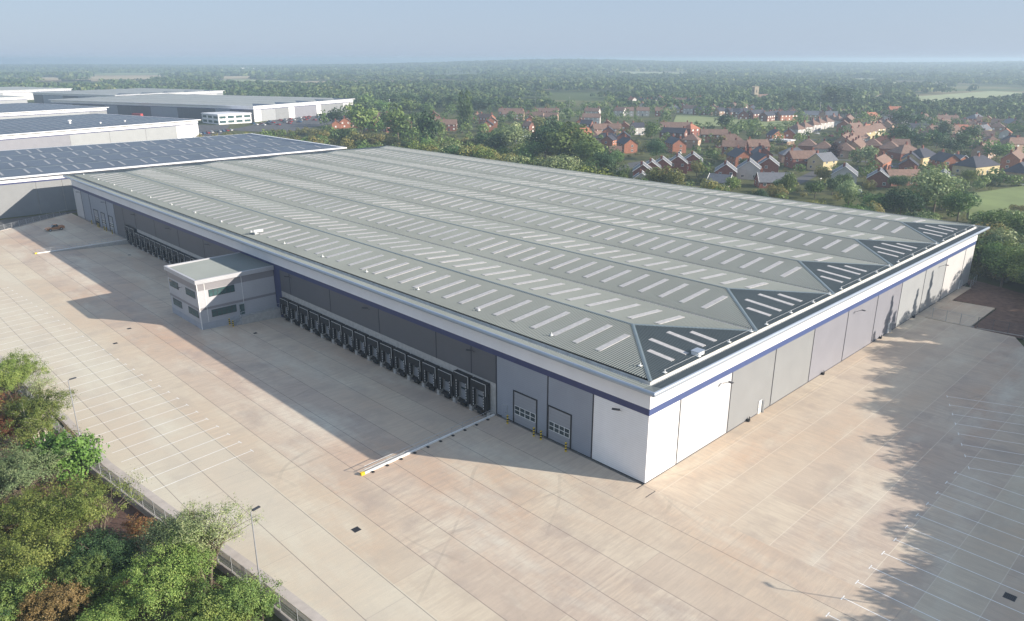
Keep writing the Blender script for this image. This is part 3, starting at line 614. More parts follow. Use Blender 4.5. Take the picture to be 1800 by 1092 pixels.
rw.quad((XD,27.42,.03),(0,27.42,.02),(0,27.62,.02),(XD,27.62,.03)); rw.build('retaining_wall',CONC,None,label='low concrete retaining wall beside the near guard rail at the warehouse corner end',cat='retaining wall')
def mesh_fence(pts,z,h,label,step=2.8,bars=.22,matp=STEEL,name='wire_fence',kerb=True):
    e=empty(name,(pts[0][0],pts[0][1],z),0,label=label,cat='fence'); o=Vector(pts[0]); m=MB(); kb=MB(); posts=[]
    for i in range(len(pts)-1):
        a=Vector(pts[i])-o; b=Vector(pts[i+1])-o; L=(b-a).length; d=(b-a)/L
        for zz in (.06,h-.04): m.bar((a.x,a.y,zz),(b.x,b.y,zz),.02)
        n=int(L/bars)
        for k in range(n):
            p=a+d*bars*k; m.bar((p.x,p.y,.05),(p.x,p.y,h),.008,0,3)
        for zz in [h*j/5 for j in range(1,5)]: m.bar((a.x,a.y,zz),(b.x,b.y,zz),.008,0,3)
        kk=max(1,int(round(L/step)))
        for k in range(kk): posts.append(a+d*(L*k/kk))
        if kerb: kb.obox(((a.x+b.x)/2,(a.y+b.y)/2,-.45),L/2,.11,.45,math.atan2(d.y,d.x))
    m.build('mesh_panel',matp,e)
    if kerb: kb.build('kerb_beam',KERBC,e)
    for p in posts: MB().tube([(p.x,p.y,-.4),(p.x,p.y,h+.08)],.045,5).build('fence_post',matp,e)
    return e
mesh_fence([(-51.3,120),(-50.2,105),(-49.8,90),(-49.3,71.5),(-48.9,53),(-47.0,35.8),(-44.9,19.8),(-43.9,7.8),(-43.4,-5),(-43,-18)],0,1.9,'grey wire mesh fence on a concrete kerb along the foreground trees')
mesh_fence([(95,-11.3),(96.3,-19),(91,-24),(80,-33)],0,2.2,'dark steel mesh fence at the right end of the yard in front of bare soil',name='steel_fence',bars=.16,matp=plain('dark_fence_steel',(.12,.12,.14),.5))
mesh_fence([(94.8,-.3),(94.9,-3),(95.0,-10.8)],0,2.2,'thin mesh fence with gate posts across the concrete pad by the far corner',name='gate_fence',bars=.25)
mesh_fence([(-28,226.6),(-2,244)],0,1.6,'pale mesh fence on a low wall behind the parked orange pickup',name='wire_fence')
mesh_fence([(124.9,-1.6),(131,-1.2),(131,8)],0,1.8,'steel handrail fence at the far right corner of the warehouse',name='steel_fence',bars=.5,kerb=False)
def street_lamp(x,y,rz,lab,h=9.3):
    e=empty('street_lamp',(x,y,0),rz,label=lab,cat='street lamp',group='tall lamp posts along the yard edge')
    MB().tube([(0,0,-.3),(0,0,1.2),(0,0,1.25),(0,0,h)],[.11,.11,.075,.05],8).build('pole',POLE,e)
    hd=MB(); hd.obox((.62,0,h+.04),.42,.15,.05); hd.tube([(0,0,h-.05),(.3,0,h+.03)],.04,6); hd.build('lamp_head',LAMPB,e)
street_lamp(-47.75,61.9,.15,'tall grey lamp post at the yard edge beside the long row of white bay lines')
street_lamp(-44.1,15.0,.2,'tall grey lamp post in the foreground, right of the loose willow tree',9.2)
street_lamp(6.6,-42.2,1.4,'tall lamp post outside the right hand edge of the photo, nearer one'); street_lamp(44,-40.5,1.4,'tall lamp post outside the right hand edge of the photo, farther one')
def vehicle(kind,x,y,rz,col,label,group=None,z=0,detail=True):
    e=empty(kind,(x,y,z),rz,label=label,cat={'pickup_truck':'pickup truck'}.get(kind,'car'),group=group)
    cm=MATS.get('car_'+col[0]) or plain('car_'+col[0],col[1],.25,.04,.5,.2,.6)
    if kind=='pickup_truck': prof=[(-2.65,.45),(-2.65,1.08),(-1.0,1.12),(-.85,1.18),(.95,1.15),(2.3,1.05),(2.6,.85),(2.65,.45)]; cab=[(-.95,1.12),(-.78,1.80),(.35,1.83),(1.15,1.14)]
    else: prof=[(-2.1,.35),(-2.15,.85),(-1.8,.98),(1.0,.95),(1.95,.82),(2.15,.6),(2.1,.35)]; cab=[(-1.75,.95),(-1.25,1.45),(.1,1.48),(.95,.93)]
    W=.9
    def ext(pr,w0,w1=None):
        m=MB(); w1=w1 or w0; zt=max(p[1] for p in pr)
        A=[(a,-(w0 if b<1.2 or w1==w0 else w1),b) for a,b in pr]; B=[(a,(w0 if b<1.2 or w1==w0 else w1),b) for a,b in pr]
        m.poly(A); m.poly(B[::-1]); n=len(pr)
        for i in range(n): j=(i+1)%n; m.quad(A[j],A[i],B[i],B[j])
        return m
    b=ext(prof,W); b.build('body',cm,e)
    c=ext(cab,W-.06,W-.22); c.build('cabin_glass',GLASS,e)
    m=MB(); za=max(p[1] for p in cab); m.box(cab[1][0]+.03,-W+.2,za-.0,cab[2][0]-.03,W-.2,za+.05); 
    if kind=='pickup_truck': m.box(-2.6,-.88,1.08,-1.0,-.78,1.22).box(-2.6,.78,1.08,-1.0,.88,1.22).box(-2.66,-.88,.9,-2.58,.88,1.2)
    for s in (-1,1): m.bar((cab[0][0]+.75,s*(W-.09),1.12),(cab[0][0]+.8,s*(W-.2),za),.05)
    m.build('roof',cm,e)
    r=.40 if kind=='pickup_truck' else .32; bx=1.6 if kind=='pickup_truck' else 1.3
    for sx in (-bx,bx):
        for s in (-1,1):
            t=MB(); t.tube([(sx,s*(W-.2),r),(sx,s*(W+.02),r)],r,14); w=t.build('wheel',BLACK,e); MB().tube([(sx,s*(W+.01),r),(sx,s*(W+.03),r)],r*.55,10).build('rim',STEEL,w)
    if detail:
        MB().box(prof[-1][0]-.06,-.8,.72,prof[-1][0]+.02,-.45,.88).build('headlight',WPAINT,e); MB().box(prof[-1][0]-.06,.45,.72,prof[-1][0]+.02,.8,.88).build('headlight',WPAINT,e); MB().box(prof[0][0]-.03,-.8,.45,prof[-1][0]+.03,.8,.55).build('bumper',BLACK,e)
    return e
vehicle('pickup_truck',-12.2,217.5,PI+.12,('orange_brown',(.42,.19,.08)),'orange brown pickup truck parked in the shade of the warehouse near the far doors')
SHORT={'red brick terrace of gable ends beside the hedge':'in the terrace nearest the warehouse','brick and render gable houses beyond the warehouse hedge':'behind the warehouse hedge','orange brick gable houses in the middle of the village':'among the scattered orange gables','brown tiled brick houses in the village centre':'in the village centre','long village terrace with white windows':'along playing field','house at the far edge of the village':'beyond the playing field','house behind the large round trees':'right of the big round trees','long brown roofed terrace beyond the poplars':'beyond the poplars','orange brick gable house by the two poplars':'right of the poplars','red brick terrace left of the poplars':'left of the poplars','semi detached house in the row with sunlit fronts':'in the row of sunlit fronts','brown roofed house in the slanting row':'in the slanting row','house with a dark roof below the church':'below the church','hipped roof house in the middle of the village':'near the copper tree','house in the row before the meadow':'before the meadow','bungalow at the right edge of the village':'at the right edge'}
def LABH(nm,wc,rc,i): return '%s %s roofed house, %s from left %s'%(WN[wc],RN[rc],ordn(i),SHORT[nm])
HOUSES=[('red brick terrace of gable ends beside the hedge',200.9,149.4,0.63,10,8,'g','g','r',7.8,''),('red brick terrace of gable ends beside the hedge',212.1,152.8,0.62,10,8,'g','g','r',7.8,''),('red brick terrace of gable ends beside the hedge',223.4,154.8,0.6,10,8,'g','g','r',7.8,''),('red brick terrace of gable ends beside the hedge',236.8,155.4,0.58,10,9,'g','g','r',7.8,''),('red brick terrace of gable ends beside the hedge',249.2,155.2,0.56,10,9,'g','g','r',7.8,''),('white',189.3,141.2,0.63,7,7,'g','g','w',6,''),('brick and render gable houses beyond the warehouse hedge',228.6,124.9,0.52,11,9,'g','g','r',7.8,''),('brick and render gable houses beyond the warehouse hedge',245.3,123.0,0.49,11,10,'g','g','w',7.8,''),('brick and render gable houses beyond the warehouse hedge',261.3,122.0,0.47,10,9,'g','g','r',7.8,''),('brick and render gable houses beyond the warehouse hedge',216.1,119.9,-1.32,8.9,8,'g','g','w',4.6,''),('brick and render gable houses beyond the warehouse hedge',229.9,103.3,-0.83,12.9,9,'g','g','r',5.6,''),('orange brick gable houses in the middle of the village',285.4,223.0,-2.12,12.7,8,'g','k','o',7.8,''),('orange brick gable houses in the middle of the village',306.8,204.4,-2.23,15.6,8,'g','k','o',7.8,''),('orange brick gable houses in the middle of the village',280.4,147.7,-2.29,14.1,9,'g','k','o',7.8,''),('orange brick gable houses in the middle of the village',272.1,131.6,-2.25,11.5,8,'g','k','o',7.8,''),('orange brick gable houses in the middle of the village',290.3,240.1,0.29,6.5,7,'g','k','o',7.8,''),('brown tiled brick houses in the village centre',333.4,210.8,-1.21,9.9,9,'h','b','p',7.8,''),('brown tiled brick houses in the village centre',349.8,194.7,-0.92,15.3,9,'h','b','r',7.8,''),('brown tiled brick houses in the village centre',314.4,174.4,-1.01,4.1,8,'g','b','r',7.8,''),('brown tiled brick houses in the village centre',318.6,169.7,-1.15,5.2,8,'g','b','r',7.8,''),('brown tiled brick houses in the village centre',330.2,165.7,-0.69,11.7,9,'g','b','r',7.8,''),('brown tiled brick houses in the village centre',361.4,242.9,-1.29,16.6,8,'g','k','d',7.8,''),('brown tiled brick houses in the village centre',370.4,218.1,-0.91,16.8,8,'g','b','d',7.8,''),('long village terrace with white windows',517.3,404.6,-0.92,17.1,8,'g','b','w',7.8,''),('long village terrace with white windows',529.7,392.3,-0.98,11.7,8,'g','b','w',7.8,''),('long village terrace with white windows',540.2,378.6,-0.98,11.6,8,'g','b','r',7.8,''),('long village terrace with white windows',400.9,268.5,-0.91,20.9,9,'g','b','p',7.8,''),('long village terrace with white windows',589.4,379.5,-1.42,10.8,8,'g','b','w',7.8,''),('long village terrace with white windows',581.6,359.7,-1.21,17.4,8,'g','k','d',7.8,''),('house at the far edge of the village',678.3,518.2,-1.76,9.1,8,'g','t','w',7.8,''),('house at the far edge of the village',665.8,492.2,-1.98,19.0,8,'g','k','w',7.8,''),('house at the far edge of the village',662.1,476.1,-1.9,11.5,8,'g','k','w',7.8,''),('house at the far edge of the village',741.8,523.1,0.61,10,8,'g','t','w',7.8,''),('house at the far edge of the village',708.9,472.2,-1.19,18.3,8,'g','b','p',7.8,''),('house at the far edge of the village',700.1,448.3,-1.77,12.5,8,'g','k','p',7.8,''),('house at the far edge of the village',750.9,476.1,-1.74,14.4,8,'g','t','o',7.8,''),('house at the far edge of the village',685.3,417.2,0.54,9,8,'g','b','o',7.8,''),('house at the far edge of the village',678.7,390.8,0.52,9,7,'g','b','w',7.8,''),('house at the far edge of the village',658.2,369.9,0.51,9,9,'h','b','p',7.8,''),('house at the far edge of the village',577.0,338.3,-0.33,8.1,8,'g','k','p',7.8,''),('house at the far edge of the village',573.4,323.3,-1.15,12.5,8,'g','k','d',7.8,''),('house at the far edge of the village',601.2,445.9,0.63,8,6,'g','t','w',7.8,''),('house at the far edge of the village',629.1,418.2,0.58,8,6,'g','t','w',7.8,''),('house behind the large round trees',357.4,291.5,-0.91,9.8,8,'g','b','p',7.8,''),('house behind the large round trees',376.8,295.6,0.65,9,8,'g','b','o',7.8,''),('house behind the large round trees',378.2,285.1,-0.46,8.7,8,'g','k','w',7.8,''),('house behind the large round trees',315.3,248.6,0.65,9,8,'g','k','r',7.8,''),('house behind the large round trees',288.6,247.2,-0.44,5.9,8,'g','b','p',5,''),('house behind the large round trees',266.5,216.4,-0.92,5.7,8,'g','b','p',5,''),('house behind the large round trees',354.9,294.5,-0.63,19.9,9,'g','b','p',7.8,''),('house behind the large round trees',372.5,327.9,-1.18,8.3,8,'g','k','d',7.8,''),('house behind the large round trees',381.3,341.7,0.71,9,8,'g','b','o',7.8,''),('house behind the large round trees',337.2,278.5,0.67,9,8,'g','k','o',7.8,''),('house behind the large round trees',380.8,314.9,0.67,9,8,'g','b','o',7.8,''),('long brown roofed terrace beyond the poplars',428.6,467.8,-1.0,22.7,8,'g','b','p',7.8,''),('long brown roofed terrace beyond the poplars',408.0,443.6,-0.9,19.1,8,'g','b','p',7.8,''),('long brown roofed terrace beyond the poplars',453.1,447.1,-0.98,24.5,8,'g','b','p',7.8,''),('long brown roofed terrace beyond the poplars',406.9,415.7,-1.06,15.4,8,'g','b','p',7.8,''),('long brown roofed terrace beyond the poplars',410.4,399.8,-1.06,11.1,8,'g','b','p',7.8,''),('long brown roofed terrace beyond the poplars',427.7,369.9,-0.98,14.8,8,'g','b','w',7.8,''),('long brown roofed terrace beyond the poplars',488.1,419.6,-1.16,13.6,8,'g','b','w',7.8,''),('long brown roofed terrace beyond the poplars',512.5,406.2,-1.32,9.9,8,'g','b','w',7.8,''),('orange brick gable house by the two poplars',342.9,401.0,0.83,9,9,'g','b','o',7.8,''),('orange brick gable house by the two poplars',316.8,377.8,0.83,9,9,'g','k','o',7.8,''),('orange brick gable house by the two poplars',369.9,384.5,0.78,9,8,'g','b','o',7.8,''),('orange brick gable house by the two poplars',361.6,428.7,-1.51,14.8,8,'g','b','o',7.8,''),('orange brick gable house by the two poplars',330.0,347.2,-1.42,6.3,8,'g','b','d',7.8,''),('red brick terrace left of the poplars',301.5,503.2,-0.75,40.8,9,'g','b','r',7.8,''),('red brick terrace left of the poplars',270.7,471.7,-0.73,20.9,9,'g','b','r',7.8,''),('red brick terrace left of the poplars',256.7,477.4,1.02,10,9,'g','b','o',7.8,''),('red brick terrace left of the poplars',249.1,478.2,1.03,8,7,'g','b','o',6,''),('red brick terrace left of the poplars',274.5,422.0,-0.78,8.0,9,'g','b','r',7.8,''),('red brick terrace left of the poplars',260.2,423.4,-0.27,7.4,9,'g','b','r',7.8,''),('red brick terrace left of the poplars',347.7,480.1,0.91,9,9,'g','b','r',7.8,''),('red brick terrace left of the poplars',302.5,425.5,-0.78,13.6,9,'g','b','r',7.8,''),('red brick terrace left of the poplars',300.2,402.0,-0.78,11.1,9,'g','b','r',7.8,''),('red brick terrace left of the poplars',362.1,440.3,-0.13,13.0,9,'h','b','o',7.8,''),('red brick terrace left of the poplars',306.6,473.2,0.95,9,8,'g','b','r',7.8,''),('semi detached house in the row with sunlit fronts',451.2,201.2,-0.17,9,9,'h','b','w',7.8,''),('semi detached house in the row with sunlit fronts',472.3,206.0,-0.18,9,9,'h','b','w',7.8,''),('semi detached house in the row with sunlit fronts',495.4,210.4,-0.19,9,9,'h','b','w',7.8,''),('semi detached house in the row with sunlit fronts',514.6,214.5,-0.19,9,9,'h','b','w',7.8,''),('semi detached house in the row with sunlit fronts',531.3,216.3,-0.2,9,9,'h','b','w',7.8,''),('semi detached house in the row with sunlit fronts',557.9,222.3,-0.21,9,9,'h','b','p',7.8,''),('semi detached house in the row with sunlit fronts',551.6,215.3,-0.22,9,9,'h','b','w',7.8,''),('semi detached house in the row with sunlit fronts',398.3,189.6,-2.12,7.4,9,'g','k','o',7.8,''),('semi detached house in the row with sunlit fronts',409.5,186.2,0.45,9,8,'g','k','o',7.8,''),('brown roofed house in the slanting row',400.0,145.3,0.26,35.8,8,'g','b','p',7.8,''),('brown roofed house in the slanting row',384.1,135.6,0.26,35.9,8,'g','b','p',7.8,''),('brown roofed house in the slanting row',371.5,126.8,0.26,35.6,8,'g','b','p',7.8,''),('brown roofed house in the slanting row',447.1,158.6,-0.24,9,9,'g','b','y',7.8,''),('brown roofed house in the slanting row',460.1,159.1,-0.24,9,9,'g','b','y',7.8,''),('brown roofed house in the slanting row',472.9,160.3,-0.25,9,9,'g','b','y',7.8,''),('brown roofed house in the slanting row',494.3,163.4,-0.26,9,9,'g','b','y',7.8,''),('brown roofed house in the slanting row',505.9,191.3,0.38,9,9,'g','b','o',7.8,''),('house with a dark roof below the church',578.7,321.1,-0.41,20.7,8,'g','k','d',7.8,''),('house with a dark roof below the church',570.7,297.3,-0.21,17.1,8,'g','k','d',7.8,''),('house with a dark roof below the church',559.6,278.6,0.05,26.4,8,'g','k','d',7.8,''),('house with a dark roof below the church',574.0,270.4,-0.42,18.6,8,'g','k','o',7.8,''),('house with a dark roof below the church',660.7,376.9,-1.52,4.7,7,'g','b','y',7.8,''),('house with a dark roof below the church',655.1,362.9,-0.38,15.8,8,'g','b','p',7.8,''),('house with a dark roof below the church',620.1,329.8,0.4,65.5,7,'g','k','p',7.8,''),('house with a dark roof below the church',769.4,373.2,0.17,18.3,8,'g','t','w',7.8,''),('house with a dark roof below the church',710.3,355.3,0.43,61.7,7,'g','k','w',7.8,''),('house with a dark roof below the church',797.7,353.0,0.42,8,6,'g','b','w',7.8,''),('house with a dark roof below the church',592.3,257.0,-1.16,11.8,9,'g','g','p',7.8,''),('house with a dark roof below the church',599.5,242.2,-1.0,9.7,9,'g','g','p',7.8,''),('house with a dark roof below the church',676.6,279.1,0.4,9,9,'g','k','r',7.8,''),('house with a dark roof below the church',688.7,251.1,-1.57,9.3,9,'g','t','r',7.8,''),('house with a dark roof below the church',556.2,209.1,0.31,62.6,8,'g','b','d',7.8,''),('house with a dark roof below the church',610.4,212.7,-0.27,10.7,9,'g','t','p',7.8,''),('hipped roof house in the middle of the village',357.5,148.6,0.42,11,10,'h','b','o',7.8,''),('hipped roof house in the middle of the village',350.8,136.4,0.41,11,10,'h','b','w',7.8,''),('hipped roof house in the middle of the village',350.7,124.5,0.38,11,10,'h','b','p',7.8,''),('hipped roof house in the middle of the village',386.1,123.6,0.35,12,10,'h','b','o',7.8,''),('hipped roof house in the middle of the village',376.6,110.3,0.33,12,10,'h','b','o',7.8,''),('solar',296.9,122.9,-0.67,13.6,9,'g','b','r',7.8,'solar'),('white gable',259.2,85.6,0.38,12,10,'g','g','w',7.8,''),('small',265.3,73.3,0.34,10,9,'g','g','r',6.5,''),('long',275.9,68.0,-0.64,14.7,9,'g','b','d',6,''),('house in the row before the meadow',317.9,93.2,0.17,20.2,7,'g','b','o',6,''),('house in the row before the meadow',364.8,97.9,-0.58,13.3,11,'h','b','r',7.8,''),('house in the row before the meadow',351.6,85.6,-0.12,16.0,10,'h','k','y',7.8,''),('house in the row before the meadow',339.0,86.1,0.31,9,8,'g','k','y',6.5,''),('house in the row before the meadow',319.2,80.2,0.31,8,8,'g','k','r',6,''),('house in the row before the meadow',336.4,69.5,-2.35,12.6,9,'g','k','o',7.8,''),('house in the row before the meadow',341.6,65.0,-2.16,5.8,8,'g','g','o',7,''),('house in the row before the meadow',335.4,55.7,-0.26,19.1,11,'h','k','y',7.8,''),('house in the row before the meadow',327.2,35.6,0.02,20.8,10,'h','k','p',7.8,''),('house in the row before the meadow',449.6,66.9,-0.62,17.5,9,'h','b','p',7.8,''),('house in the row before the meadow',405.3,71.0,0.11,27.8,8,'g','b','p',7.8,''),('house in the row before the meadow',370.4,49.1,0.12,21.9,8,'g','b','o',7.8,''),('house in the row before the meadow',301.0,59.1,0.28,8,5,'g','g','w',4,''),('bungalow at the right edge of the village',616.0,167.2,0.29,9,9,'g','b','w',6,''),('bungalow at the right edge of the village',597.0,149.8,-0.52,7.3,9,'g','b','w',6,''),('bungalow at the right edge of the village',614.5,141.7,-2.35,18.4,9,'h','b','p',6,''),('bungalow at the right edge of the village',602.9,131.7,0.25,9,9,'h','b','p',6,''),('bungalow at the right edge of the village',643.1,132.2,0.23,10,9,'g','b','o',7,''),('bungalow at the right edge of the village',633.2,122.0,-1.41,9.5,9,'g','b','p',6,''),('bungalow at the right edge of the village',567.9,119.4,0.24,9,9,'g','b','w',6,''),('bungalow at the right edge of the village',597.1,113.4,0.22,9,9,'h','b','p',6,''),('bungalow at the right edge of the village',511.0,97.2,-1.28,6.8,9,'g','b','p',6,''),('bungalow at the right edge of the village',713.6,230.5,-0.78,12.4,10,'g','t','r',7.8,''),('bungalow at the right edge of the village',475.9,124.8,-0.78,8.6,9,'g','b','p',6,''),('bungalow at the right edge of the village',534.3,131.9,-0.58,23.0,9,'g','b','p',6,''),('bungalow at the right edge of the village',544.1,179.3,0.26,61.8,9,'g','b','d',7,''),('bungalow at the right edge of the village',548.0,174.6,0.22,42.1,9,'g','b','p',7,''),('bungalow at the right edge of the village',498.1,164.7,-0.26,9,9,'h','b','w',7.8,''),('bungalow at the right edge of the village',648.5,166.4,0.14,20.2,8,'g','b','w',6,''),('bungalow at the right edge of the village',587.2,120.7,-1.87,4.7,9,'g','b','o',6,''),('bungalow at the right edge of the village',536.5,93.2,0.22,8,7,'g','t','w',6,''),('bungalow at the right edge of the village',633.3,134.5,-1.25,4.3,8,'g','b','r',7,''),('bungalow at the right edge of the village',651.5,183.8,-0.41,6.1,8,'g','b','p',6,''),('house at the far edge of the village',592.1,409.6,0.53,9.5,9,'h','t','r',7.2,''),('house at the far edge of the village',584.7,395.0,-0.83,11.1,8,'h','g','y',7.2,''),('house at the far edge of the village',606.8,398.9,0.58,14.9,9,'g','g','o',7.2,''),('house at the far edge of the village',612.3,385.5,-0.13,9.1,9,'h','b','y',6,''),('house at the far edge of the village',625.1,374.5,0.53,11.4,8,'g','b','p',7.2,''),('house at the far edge of the village',646.9,378.0,0.64,10.2,8,'g','k','w',7.8,''),('house with a dark roof below the church',559.1,303.9,0.58,10.6,9,'g','g','r',7.8,''),('house with a dark roof below the church',582.9,289.2,0.51,11.9,8,'g','b','o',7.2,''),('house with a dark roof below the church',618.6,298.6,0.67,16.0,8,'g','t','w',6,''),('house with a dark roof below the church',634.4,295.1,0.62,10.3,8,'g','b','p',7.2,''),('house with a dark roof below the church',610.0,255.2,0.56,12.5,8,'g','b','p',7.2,''),('house with a dark roof below the church',642.8,263.1,-0.16,10.2,8,'h','k','w',6,''),('house with a dark roof below the church',650.8,250.7,-0.9,10.9,9,'g','b','w',7.2,''),('house with a dark roof below the church',646.8,235.2,-0.99,11.0,8,'h','b','w',7.2,''),('house with a dark roof below the church',674.9,240.5,-0.87,11.5,8,'h','k','r',7.2,''),('house with a dark roof below the church',667.2,224.3,0.51,12.8,9,'g','t','w',6,''),('bungalow at the right edge of the village',630.5,202.4,0.63,16.7,8,'g','b','w',7.2,''),('bungalow at the right edge of the village',621.3,185.0,-0.88,14.5,9,'h','k','w',7.8,''),('bungalow at the right edge of the village',627.8,158.2,-0.89,16.0,8,'g','b','o',7.2,''),('bungalow at the right edge of the village',652.5,143.9,-0.28,13.5,9,'h','g','o',7.8,''),('bungalow at the right edge of the village',625.6,111.1,0.54,16.8,9,'g','g','p',7.2,''),('bungalow at the right edge of the village',541.0,153.0,-0.87,15.4,9,'h','k','w',6,''),('bungalow at the right edge of the village',551.8,123.3,-0.86,11.6,9,'g','t','r',6,''),('bungalow at the right edge of the village',544.0,109.4,-0.2,9.6,8,'g','g','y',7.2,''),('bungalow at the right edge of the village',495.3,179.1,-0.14,13.9,9,'g','b','y',7.2,''),('bungalow at the right edge of the village',510.4,172.6,-0.27,15.5,8,'g','t','w',6,''),('bungalow at the right edge of the village',488.2,147.1,0.58,11.6,9,'g','t','r',6,''),('bungalow at the right edge of the village',460.2,96.2,-0.96,16.9,8,'g','b','p',6,''),('bungalow at the right edge of the village',456.3,81.5,0.68,10.9,9,'h','b','y',7.2,''),('bungalow at the right edge of the village',465.3,71.3,0.6,16.8,9,'g','k','w',7.2,''),('brown tiled brick houses in the village centre',298.9,145.8,0.64,13.9,9,'g','k','r',7.8,''),('brown tiled brick houses in the village centre',311.9,134.8,-0.9,12.9,9,'h','g','p',7.2,''),('house behind the large round trees',312.9,284.2,-0.19,16.7,9,'g','t','w',7.8,''),('house behind the large round trees',320.2,275.1,0.46,16.9,9,'h','b','o',6,''),('house behind the large round trees',316.6,263.2,-0.94,14.6,8,'h','k','o',6,''),('red brick terrace left of the poplars',260.9,448.6,0.55,13.3,9,'g','t','o',6,''),('brown roofed house in the slanting row',416.3,144.8,-0.26,12.8,9,'g','b','w',7.8,''),('brown roofed house in the slanting row',405.2,124.6,0.63,11.7,8,'g','t','p',7.2,''),('brown roofed house in the slanting row',397.9,112.7,-1.01,9.3,8,'g','b','p',7.2,''),('long village terrace with white windows',396.5,252.4,-0.13,9.6,8,'h','t','r',7.8,''),('hipped roof house in the middle of the village',295.2,111.7,-0.22,10.4,9,'g','g','y',7.8,'')]
